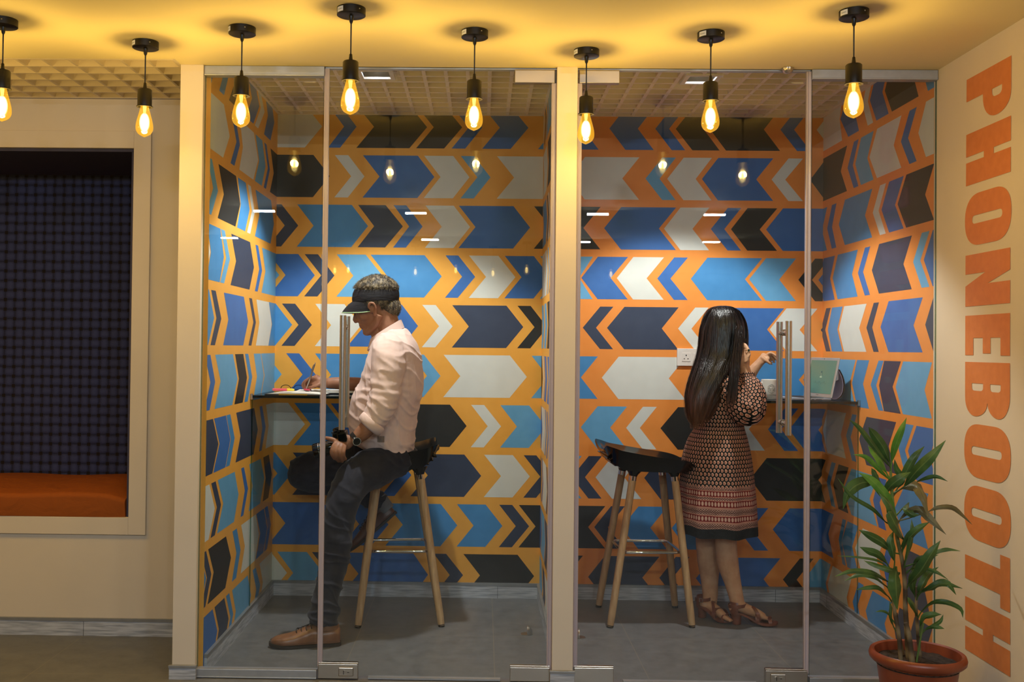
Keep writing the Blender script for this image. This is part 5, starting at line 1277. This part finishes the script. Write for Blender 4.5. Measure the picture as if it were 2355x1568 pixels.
mb = MB(); mb.tube([pp(870, 1148, 5.22), pp(892, 1174, 5.215)], [.046, .040], 18); pc(mb, 'sock', bpy.data.materials['grey sock'], man, smooth=50)
# camera in the left hand
cmn = empty('camera_body', tuple(pp(785, 1005, 4.66)), 'black camera with lens and silver ring held on his knee by the man', 'camera')
CM = Matrix.Translation(pp(782, 997, 4.685)) @ Matrix((Vector((-.97, 0, -.24)).normalized(), Vector((0, 1, 0)), Vector((-.24, 0, .97)).normalized())).transposed().to_4x4()   # x: lens axis
mb = MB(); mb.box((-.030, -.045, -.040), (.030, .055, .010)); mb.box((-.034, -.050, -.034), (.010, -.040, .004)); on(CM, mb, 'housing', MT['blackp'], cmn, bevel=.006)
mb = MB(); rings = [[(x, -.022+.006*k_, .0105), (x, -.016+.006*k_, .032-.005*k_), (x, .016-.006*k_, .032-.005*k_), (x, .022-.006*k_, .0105)] for k_, x in ((0, -.020), (0, .016), (1, .028))]; mb.rings(rings); on(CM, mb, 'viewfinder_hump', MT['blackp'], cmn, bevel=.002)
for (x, y, r, h_) in ((-.018, -.034, .0125, .012), (.016, -.030, .011, .008), (.000, .042, .012, .014), (-.002, -.044, .007, .016), (.026, -.036, .006, .005)):
    mb = MB(); mb.lathe([(0, .0105), (r, .0105), (r, .0105+h_), (r*.85, .0115+h_), (0, .0115+h_)], (x, y, 0), 24); on(CM, mb, 'dial', MT['blackp'], cmn, smooth=40)
mb = MB(); mb.tube([Vector((.027, 0, -.052)), Vector((.045, 0, -.052)), Vector((.046, 0, -.052)), Vector((.132, 0, -.052)), Vector((.136, 0, -.052))], [.032, .032, .035, .035, .032], 32); ln_ = on(CM, mb, 'lens', MT['blackp'], cmn, smooth=40)
for x in (.098, .106):
    mb = MB(); mb.tube([Vector((x, 0, -.052)), Vector((x+.003, 0, -.052))], .0356, 32)
    for i_, v in enumerate(mb.v): mb.v[i_] = CM @ Vector(v)
    q_ = mb.build('lens_ring', MT['chrome'], smooth=40); q_.parent = ln_
# pen in the right hand, pink pen under it
pn = empty('pen', tuple(pp(712, 875, 5.09)), 'silver ballpoint pen in the writing hand', 'pen')
a, b = pp(702.5, 900, 5.088), pp(721, 846, 5.075); b = a+(b-a).normalized()*.145
mb = MB(); mb.tube([a, a+(b-a)*.08, a+(b-a)*.3, b], [.0008, .0032, .0042, .0042], 12); pc(mb, 'barrel', MT['steel'], pn, smooth=40)
mb = MB(); mb.tube([b, b+(b-a)*.06], .0022, 10); mb.tube([b-(b-a)*.02+Vector((-.006, -.002, 0)), a+(b-a)*.72+Vector((-.006, -.002, 0))], .0013, 6); pc(mb, 'clicker', MT['chrome'], pn, smooth=40)
pk = empty('pen', tuple(pp(712, 893, 5.07)), 'pink pen lying on the notepad under the writing hand', 'pen')
a, b = Vector(pp(700, 895, 5.09)), Vector(pp(716, 892, 5.02)); a.z = b.z = ZT+.022
mb = MB(); mb.tube([a, a+(b-a)*.9], .0042, 10); pc(mb, 'barrel', plain('hot pink plastic', (226, 70, 100), .35), pk, smooth=40)
mb = MB(); mb.tube([a+(b-a)*.905, b], [.0038, .0015], 10); pc(mb, 'tip', MT['blackm'], pk)

# ------------------------------------------------------------------ woman
MT['skinw'] = skin('light brown skin', (190, 142, 108), (206, 158, 122), (220, 176, 140))
wo = empty('person', (1.18, 5.04, 0), 'standing woman with long dark hair in black paisley dress, phone at her ear', 'person')
wf = Vector((.86, .47, -.10)).normalized(); wl = Vector((0, 0, 1)).cross(wf).normalized(); wu = wf.cross(wl)
wh = PY(1668, 768, 5.03); TW = Matrix.Translation(wh) @ Matrix((wf, wl, wu)).transposed().to_4x4()
mb = MB(); head_shapes(mb, TW, s=.88)
mb.tube([TW @ Vector((-.03, 0, -.02)), pp(1655, 830, 5.04), pp(1652, 868, 5.05)], [.05, .046, .06], 16, 3)
mb.tube([pp(1652, 850, 5.05), pp(1650, 930, 5.06), pp(1655, 985, 5.06), pp(1650, 1060, 5.06), pp(1650, 1130, 5.06)], [.06, .085, .08, .10, .10], 18, 3)
# right arm up to the ear (near side)
mb.tube([pp(1655, 872, 5.03), pp(1675, 882, 4.95), pp(1700, 925, 4.91), pp(1722, 945, 4.91), pp(1722, 905, 4.92), pp(1716, 868, 4.93), pp(1712, 845, 4.935)], [.05, .04, .038, .036, .034, .030, .026], 14, 4)
# left arm stretched out past her
mb.tube([pp(1650, 872, 5.07), pp(1628, 885, 5.19), pp(1665, 925, 5.27), pp(1705, 900, 5.28), pp(1730, 855, 5.27), pp(1745, 836, 5.265)], [.05, .04, .036, .033, .028, .022], 14, 4)
# legs and feet
mb.tube([pp(1640, 1100, 5.10), pp(1632, 1180, 5.12), pp(1627, 1235, 5.12), pp(1630, 1290, 5.12), pp(1632, 1335, 5.12), pp(1633, 1372, 5.12), pp(1630, 1394, 5.12)], [.075, .062, .058, .0555, .043, .037, .036], 20, 4)
mb.tube([pp(1665, 1100, 5.02), pp(1668, 1180, 5.01), pp(1669, 1240, 5.00), pp(1673, 1290, 5.00), pp(1684, 1335, 5.00), pp(1693, 1372, 4.995), pp(1697, 1392, 4.99)], [.075, .060, .052, .0525, .041, .035, .034], 20, 4)
mb.ball(pp(1688, 1396, 4.985), (.027, .024, .026)); mb.ball(pp(1620, 1390, 5.10), (.027, .024, .026))
mb.tube([pp(1694, 1390, 4.99), pp(1715, 1400, 4.985), pp(1740, 1410, 4.98), pp(1757, 1419, 4.975)], [.033, .030, .025, .020], 16, 4, flat=.85)
for i, (dx, dy) in enumerate(((0, 0), (-3, .012), (-6, .024), (-10, .035), (-14, .045))):
    mb.tube([pp(1750+dx, 1417, 4.962+dy), pp(1764+dx, 1422, 4.962+dy), pp(1775+dx, 1427, 4.960+dy)], [.012-.001*i, .010-.001*i, .008-.001*i], 10, 3)
mb.tube([pp(1626, 1390, 5.11), pp(1640, 1398, 5.08), pp(1656, 1410, 5.04), pp(1668, 1420, 5.01)], [.033, .031, .027, .021], 16, 4, flat=.85)
for i, (dx, dy) in enumerate(((0, -.010), (3, .004), (5, .016), (6, .028), (5, .040))):
    mb.tube([pp(1664+dx, 1418, 5.00+dy), pp(1674+dx, 1424, 4.98+dy), pp(1681+dx, 1428, 4.965+dy)], [.012-.001*i, .010-.001*i, .008-.001*i], 10, 3)
# right hand holding the phone
hand(mb, pp(1713, 848, 4.935), pp(1708, 815, 4.93),
     [[pp(1700, 828, 4.93), pp(1694, 812, 4.935), pp(1693, 800, 4.94), pp(1695, 790, 4.945)],
      [pp(1716, 812, 4.915), pp(1719, 800, 4.915), pp(1713, 792, 4.93), pp(1706, 790, 4.945)],
      [pp(1718, 818, 4.91), pp(1722, 806, 4.905), pp(1716, 799, 4.92), pp(1708, 798, 4.94)],
      [pp(1718, 825, 4.905), pp(1724, 814, 4.90), pp(1719, 807, 4.915), pp(1709, 806, 4.935)],
      [pp(1716, 832, 4.905), pp(1722, 823, 4.90), pp(1718, 815, 4.91), pp(1710, 814, 4.93)]], r=.0074, rp=(.031, .019), normal=(-.4, 1, 0))
# left hand, open
hand(mb, pp(1745, 836, 5.265), pp(1762, 818, 5.26),
     [[pp(1752, 822, 5.25), pp(1760, 828, 5.235), pp(1766, 832, 5.23), pp(1771, 836, 5.23)],
      [pp(1769, 812, 5.24), pp(1777, 813, 5.235), pp(1783, 817, 5.23), pp(1788, 822, 5.23)],
      [pp(1770, 815, 5.255), pp(1778, 817, 5.255), pp(1783, 822, 5.255), pp(1786, 827, 5.255)],
      [pp(1769, 820, 5.27), pp(1775, 823, 5.27), pp(1779, 828, 5.27), pp(1781, 833, 5.27)],
      [pp(1765, 824, 5.28), pp(1770, 829, 5.28), pp(1773, 834, 5.28), pp(1775, 838, 5.28)]], r=.0070, rp=(.028, .013), normal=(-.3, -.5, .8))
local(organic(mb, 'body', MT['skinw'], None, .0042, 4, .5), wo)
mb = MB(); mb.tube([TW @ Vector((.083, -.018, -.06)), TW @ Vector((.088, 0, -.062)), TW @ Vector((.083, .018, -.06))], [.002, .004, .002], 8, 3); pc(mb, 'lips', plain('lip', (170, 92, 84), .4), wo, smooth=60)
# ring
mb = MB(); rc = pp(1718, 805, 4.906); mb.tube([rc+Vector((.0082*math.cos(a), .0082*math.sin(a), .002*math.cos(a))) for a in [2*PI*j/20 for j in range(21)]], .0013, 6); rg = pc(mb, 'finger_ring', MT['brass'], wo)
mb = MB(); mb.ball(rc+Vector((.006, -.010, 0)), (.0045, .003, .006)); sub(mb, 'stone', plain('dark green stone', (16, 60, 50), .1), rg, wo, smooth=180)
# phone
ph = empty('mobile_phone', tuple(pp(1701, 800, 4.95)), 'dark mobile phone held to the ear by the woman', 'mobile phone')
mb = MB(); PH = Matrix.Translation(pp(1694, 803, 4.952)) @ Matrix((Vector((.25, .05, .95)).normalized(), Vector((.95, .0, -.25)).normalized(), Vector((0, 1, 0)))).transposed().to_4x4()
mb.box((-.062, -.031, -.004), (.062, .031, .004)); on(PH, mb, 'case', MT['blackp'], ph, bevel=.003)
mb = MB(); mb.box((-.058, -.028, .0041), (.058, .028, .0045)); on(PH, mb, 'screen', plain('phone glass', (10, 12, 14), .05), ph)
# dress
def dress_mat():
    m = M('black paisley print', (28, 28, 28), .8, spec=.2); u, v, _ = m.xyz('UV')
    p = .0195; row = (v/p).floor(); sh_ = row.mod(2.0)*.5; a = ((u/p)+sh_).fract()-.5; b = (v/p).fract()-.5
    a2 = a+b*b*.5-.05; d = (a2/.33)*(a2/.33)+(b/.43)*(b/.43); di = ((a2+.03)/.20)*((a2+.03)/.20)+((b+.04)/.28)*((b+.04)/.28); dot = d.lt(1.0); inn = di.lt(1.0); spot = (a2*a2+b*b).lt(.006)
    c = m.mix(dot, (24, 25, 26), (226, 178, 152)); c = m.mix(inn*dot, c, (150, 84, 68)); c = m.mix(spot*dot, c, (226, 178, 152))
    # woven border
    n = m.noise(240, 2, kind='UV'); fine = ((u*520).sin()*(v*700).sin()+n*1.6-.6).gt(.25)
    st_ = ((v-.46)*2*PI/.034).sin(); br_ = m.mix(fine, (92, 58, 52), (196, 156, 140)); br_ = m.mix(st_.gt(.72), br_, (178, 132, 116)); br_ = m.mix((st_+.92).abs().lt(.05), br_, (70, 34, 32))
    for zc, hh in ((.640, .0135), (.592, .0150), (.522, .0140)):
        inb = (v-zc).abs().lt(hh); uu = (u/.0155).fract()-.5; e = (uu/.34)*(uu/.34)+((v-zc)/(hh*.72))*((v-zc)/(hh*.72))
        red = m.mix(e.lt(1.0), (122, 36, 32), (206, 170, 152)); br_ = m.mix(inb, br_, red)
        br_ = m.mix(((v-zc).abs()-hh-.0016).abs().lt(.0016), br_, (206, 150, 130))
    border = v.lt(.672); c = m.mix(border, c, br_); c = m.mix(v.lt(.474), c, (30, 32, 32))
    m.color(c); m.bump(m.noise(14, 4, dist=.8), .4, .01); return m.mat
MT['dress'] = dress_mat()
def dz(py): return PY(1650, py, 5.05).z
def dress_part(rows, n=120, pleat=0, lean=0):
    """rows: (py, xl, xr, Yc, hd, pleat amp)"""
    rings, uvs = [], []
    for py, xl, xr, Yc, hd, pa in crom(rows, 5):
        a, b = PY(xl, py, Yc), PY(xr, py, Yc); c = (a+b)/2; rx = (b-a).length/2; r, uv = [], []
        for j in range(n):
            t = 2*PI*j/n; k_ = 1+pa*(math.sin(t*13+.8*math.sin(3*t))*.55+math.sin(t*7+1+py*.004)*.6)
            z = c.z + (pa*.10*math.sin(t*7+1) if py > 1190 else 0)
            r.append((c.x+math.cos(t)*rx*k_, Yc+math.sin(t)*hd*k_, z))
        L = [0]
        for j in range(n): p_, q_ = Vector(r[j]), Vector(r[(j+1) % n]); L.append(L[-1]+(p_-q_).length)
        uvs.append([(l+.3, c.z) for l in L]); rings.append(r)
    # keep pattern columns aligned: use the mean girth within the skirt
    return rings, uvs
rows = [(842, 1628, 1676, 5.05, .05, 0), (856, 1606, 1692, 5.06, .12, 0), (872, 1588, 1702, 5.06, .175, 0), (900, 1582, 1704, 5.06, .175, .004), (940, 1582, 1706, 5.06, .16, .006), (972, 1592, 1708, 5.06, .145, .008), (984, 1598, 1710, 5.06, .135, .012),
        (1010, 1584, 1717, 5.06, .155, .020), (1050, 1572, 1725, 5.06, .175, .025), (1100, 1567, 1731, 5.06, .185, .030), (1150, 1565, 1736, 5.06, .190, .034), (1200, 1563, 1739, 5.06, .195, .038), (1224, 1562, 1740, 5.06, .197, .040)]
R_, U_ = dress_part(rows)
zs = [r[0][2] for r in R_]
mb = MB(); 
uvf = []
for i, u in enumerate(U_):
    if R_[i][0][2] < .95: g = (u[-1][0]-.3); uvf.append([(.3+j/120*1.17, u[0][1]) for j in range(121)])
    else: uvf.append([(.3+j/120*.98, u[0][1]) for j in range(121)])
mb.rings(R_, cap=False, uvs=uvf); inner = [[(Vector(p)-Vector((sum(q[0] for q in r)/len(r), 5.06, p[2])))*.985+Vector((sum(q[0] for q in r)/len(r), 5.06, p[2])) for p in r] for r in R_[-8:]]
mb.rings(inner, cap=False); mb.rings([R_[-1], inner[-1]], cap=False)
# sleeves: near (right) one gathered and full below the elbow, far (left) one stretched forward
def sleeve(pts, rad, n=56, puck=.05):
    data = crom([(*p, r) for p, r in zip(pts, rad)], 8); P_ = [Vector(d[:3]) for d in data]; rings, uvs = [], []; a = None; s = 0
    for i, p in enumerate(P_):
        t = (P_[min(i+1, len(P_)-1)]-P_[max(i-1, 0)]).normalized(); a = t.orthogonal() if a is None else (a-t*a.dot(t)); a.normalize(); b = t.cross(a)
        if i: s += (P_[i]-P_[i-1]).length
        r = []
        for j in range(n):
            th_ = 2*PI*j/n; rr3 = data[i][3]*(1+puck*math.sin(th_*9+s*20)+puck*.8*noise.noise(Vector((th_*3, s*38, 1)))); r.append(p+(a*math.cos(th_)+b*math.sin(th_))*rr3)
        rings.append(r); uvs.append([(j/n*2*PI*.066, 1.5-s*1.35) for j in range(n+1)])
    mb.rings(rings, uvs=uvs)
sleeve([pp(1640, 868, 5.05), pp(1668, 872, 4.97), pp(1685, 898, 4.925), pp(1702, 930, 4.905), pp(1722, 944, 4.90), pp(1732, 915, 4.905), pp(1728, 890, 4.915), pp(1719, 872, 4.925), pp(1717, 858, 4.93)], [.055, .066, .066, .070, .074, .062, .052, .038, .037])
sleeve([pp(1645, 868, 5.06), pp(1625, 874, 5.15), pp(1625, 900, 5.21), pp(1655, 925, 5.27), pp(1690, 915, 5.285), pp(1715, 880, 5.28), pp(1726, 862, 5.275)], [.055, .062, .060, .058, .052, .042, .034])
dr = pc(mb, 'dress', MT['dress'], wo, smooth=80); dr['label'] = 'black knee-length dress with pink paisley dots and red striped border'
# sandals
MT['sandal'] = (lambda m: (m.color(m.ramp(m.noise(30, 4), [(.3, (104, 58, 42)), (.7, (132, 78, 58))])), m.mat)[1])(M('brown sandal leather', (120, 68, 50), .35))
def sandal(heel, toe, Y0, label, buckle=False):
    """heel/toe: floor points"""
    h_, t_ = Vector(heel), Vector(toe); d = (t_-h_); L = d.length; d.normalize(); s_ = Vector((-d.y, d.x, 0)); T = Matrix.Translation(h_) @ Matrix((d, s_, Vector((0, 0, 1)))).transposed().to_4x4(); k_ = L/.235
    P3 = lambda x, y, z: T @ Vector((x*k_, y, z))
    mb = MB(); rings = []
    for x, w, z in crom([(-.004, .016, .052), (.010, .028, .052), (.045, .030, .050), (.085, .028, .036), (.125, .034, .016), (.165, .041, .006), (.205, .038, .007), (.230, .022, .010), (.238, .006, .013)], 4):
        rings.append([P3(x, -w, z), P3(x, -w, z+.009), P3(x, w, z+.009), P3(x, w, z)])
    mb.rings(rings); o = pc(mb, 'sandal', [MT['sandal']], wo, smooth=40); o['label'] = label
    mb = MB(); rings = []
    for z, sc in ((.002, .80), (.028, .84), (.053, .97)): rings.append([P3(.026+.030*sc*math.cos(a), .028*sc*math.sin(a), z) for a in [2*PI*j/28 for j in range(28)]])
    mb.rings(rings); sub(mb, 'block_heel', MT['sandal'], o, wo, smooth=40)
    def strap(pts, w=.007): m_ = MB(); m_.tube([P3(*p) for p in pts], w, 10, 5, flat=.25, up=(0, 0, 1)); sub(m_, 'strap', MT['sandal'], o, wo, smooth=50)
    # heel counter
    m_ = MB(); rings = []
    for z, g in ((.052, 1.02), (.066, 1.14), (.084, 1.16), (.100, 1.10), (.110, 1.0)):
        r = []
        for j in range(17): a = PI*.5+PI*j/16; r.append(P3(.030+.036*math.cos(a)*g, .033*math.sin(a)*g, z))
        rings.append(r)
    m_.rings(rings, closed=False, cap=False); sub(m_, 'heel_counter', MT['sandal'], o, wo, smooth=60)
    def ring_strap(x, zc, ry, rz, tilt, w=.0085):
        m_ = MB(); rings = []
        for j in range(33):
            a = 2*PI*j/32; y, z = ry*math.cos(a), rz*math.sin(a); xx_ = x+tilt*math.cos(a)-.25*z
            n_ = Vector((0, math.cos(a)*rz, math.sin(a)*ry)).normalized(); b_ = P3(xx_, y, max(zc+z, .012)); dn = T.to_3x3() @ n_*.0015
            rings.append([b_-d*w, b_+d*w, b_+d*w+dn, b_-d*w+dn])
        m_.rings(rings, cap=False); sub(m_, 'strap', MT['sandal'], o, wo, smooth=50)
    ring_strap(.150, .030, .036, .034, .022); ring_strap(.110, .050, .036, .040, -.024); ring_strap(.200, .020, .040, .022, .006)
    m_ = MB(); rings = []
    for j in range(33):
        a = 2*PI*j/32; c_ = P3(.030+.046*math.cos(a), .036*math.sin(a), .092+.004*math.cos(a)); n_ = (T.to_3x3() @ Vector((math.cos(a), math.sin(a), 0)))*.0015
        rings.append([c_-Vector((0, 0, .008)), c_+Vector((0, 0, .008)), c_+Vector((0, 0, .008))+n_, c_-Vector((0, 0, .008))+n_])
    m_.rings(rings, cap=False); sub(m_, 'ankle_strap', MT['sandal'], o, wo, smooth=50)
    if buckle:
        m_ = MB(); c = P3(.045, -.038, .093); u_ = d*.0085; v_ = Vector((0, 0, .0095)); m_.tube([c-u_-v_, c+u_-v_, c+u_+v_, c-u_+v_, c-u_-v_], .0013, 6); sub(m_, 'buckle', MT['steel'], o, wo)
sandal((PZ(1678, 1430).x, 4.99, 0), (PZ(1780, 1432).x, 4.965, 0), 0, 'brown block heel sandal nearer the glass')
sandal((PZ(1612, 1422).x-.005, 5.115, 0), (PZ(1683, 1432).x, 4.99, 0), 0, 'brown block heel sandal with buckle, behind the stool leg', True)
# hair
MT['hairw'] = None
def hairw():
    m = M('long dark brown hair', (30, 22, 18), .30, spec=.6); x, y, z_ = m.xyz(); u, v, _ = m.xyz('UV'); n = m.noise(90, 3, stretch=(1, 1, .08)); f = (1.32-z_)*2.6+n*.35-.15
    m.color(m.ramp(f, [(.05, (20, 16, 15)), (.45, (36, 26, 22)), (.80, (98, 64, 46)), (1.0, (132, 90, 62))])); m.bump(m.noise(160, 4, stretch=(1, 1, .04)), .8, .004); return m.mat
MT['hairw'] = hairw()
HR = [(703, 1656, 1669, 5.03, .012), (706, 1643, 1682, 5.03, .038), (714, 1631, 1695, 5.03, .068), (728, 1622, 1704, 5.03, .088), (744, 1616, 1711, 5.03, .098), (765, 1611, 1715, 5.03, .102), (795, 1608, 1714, 5.025, .100), (822, 1603, 1709, 5.01, .092), (850, 1594, 1699, 4.975, .082), (880, 1585, 1678, 4.945, .068), (910, 1580, 1660, 4.925, .052), (940, 1582, 1644, 4.915, .040), (962, 1587, 1630, 4.915, .030), (975, 1594, 1618, 4.918, .015)]
HD = crom(HR, 6)
def hs(th_, t, off=0.0):
    """point on the hair surface; th: angle, t: 0..1 down"""
    f_ = t*(len(HD)-1); i = min(int(f_), len(HD)-2); k_ = f_-i; py, xl, xr, Yc, hd = [a+(b-a)*k_ for a, b in zip(HD[i], HD[i+1])]
    # front lock on the near right side is shorter than the back
    a, b = PY(xl, py, Yc), PY(xr, py, Yc); c = (a+b)/2; rx = (b-a).length/2+off; hd += off
    wav = .0035*math.sin(th_*17+t*6)+.003*math.sin(th_*7-t*9)
    return Vector((c.x+math.cos(th_)*(rx+wav), Yc+math.sin(th_)*(hd+wav), a.z+(b.z-a.z)*.5))
def prj(p): return proj(p)
mb = MB(); N = 96; rings = []
for i in range(56): rings.append([hs(2*PI*j/N, i/59, -.004) for j in range(N)])
mb.rings(rings)
rnd = random.Random(21); 
for i in range(1500):
    th_ = rnd.uniform(PI*.93, 2.10*PI); t0 = rnd.uniform(0, .25) if rnd.random() < .5 else rnd.uniform(.0, .6)
    right = math.cos(th_) > .25
    t1 = min(1.06, rnd.gauss(.94, .05)) if not right else min(.97, rnd.gauss(.84, .06)); ph_ = rnd.uniform(0, 6); am = rnd.uniform(.0, .05); off = abs(rnd.gauss(.0015, .0025)); w = rnd.uniform(.0010, .0026); rings = []
    n = 22; prev = None
    for k_ in range(n+1):
        s = k_/n; t = t0+(t1-t0)*s; tt = min(t, 1.0); th2_ = th_+am*math.sin(ph_+t*7)*t*3; p = hs(th2_, tt, off+.003*s*rnd.random())
        if t > 1: p = p+Vector((0, 0, -(t-1)*.5))
        nn = Vector((math.cos(th2_), math.sin(th2_), 0)); tg = Vector((-math.sin(th2_), math.cos(th2_), 0)); ww = w*(1 if s < .8 else (1-s)/.2+.12); rings.append([p-tg*ww, p+nn*.0006, p+tg*ww])
    mb.rings(rings, closed=False, cap=False)
for i in range(60):
    th_ = rnd.uniform(PI*.98, PI*1.12) if rnd.random() < .5 else rnd.uniform(1.2*PI, 1.9*PI); t0 = rnd.uniform(.2, .6); rings = []; sp_ = rnd.uniform(.004, .018)
    for k_ in range(17):
        s = k_/16; t = t0+(1.05-t0)*s*rnd.uniform(.98, 1); p = hs(th_, min(t, 1), sp_*math.sin(s*PI*.75)); 
        if t > 1: p = p+Vector((0, 0, -(t-1)*.5))
        tg = Vector((-math.sin(th_), math.cos(th_), 0))*.0005; rings.append([p-tg, p+tg])
    mb.rings(rings, closed=False, cap=False)
# front locks falling over the near shoulder
for i in range(260):
    x0 = rnd.uniform(1688, 1712); e = rnd.uniform(.0, 1); n = 18; w = rnd.uniform(.001, .0022); rings = []; x1 = rnd.uniform(1678, 1702); yend = rnd.gauss(915, 14)
    for k_ in range(n+1):
        s = k_/n; py = 735+(yend-735)*s; bx = 1712-abs(py-775)*.10 if py < 800 else 1710-(py-800)*.12; px = bx-4-(14*e)-(8*s*e)+2*math.sin(s*7+i); Yc = 4.945-.105*math.sin(min(1, s*1.15)*PI/2)+.03*(1-e)*(1-s)
        p = PY(px, py, Yc-.004*rnd.random()*0-(.004*math.sin(i))); tg = Vector((1, .2, 0)).normalized()*w*(1 if s < .8 else (1-s)/.2+.1); rings.append([p-tg, p+tg])
    mb.rings(rings, closed=False, cap=False)
hw = pc(mb, 'hair', MT['hairw'], wo, smooth=70, recalc=False); hw['label'] = 'long straight dark brown hair reaching the waist'
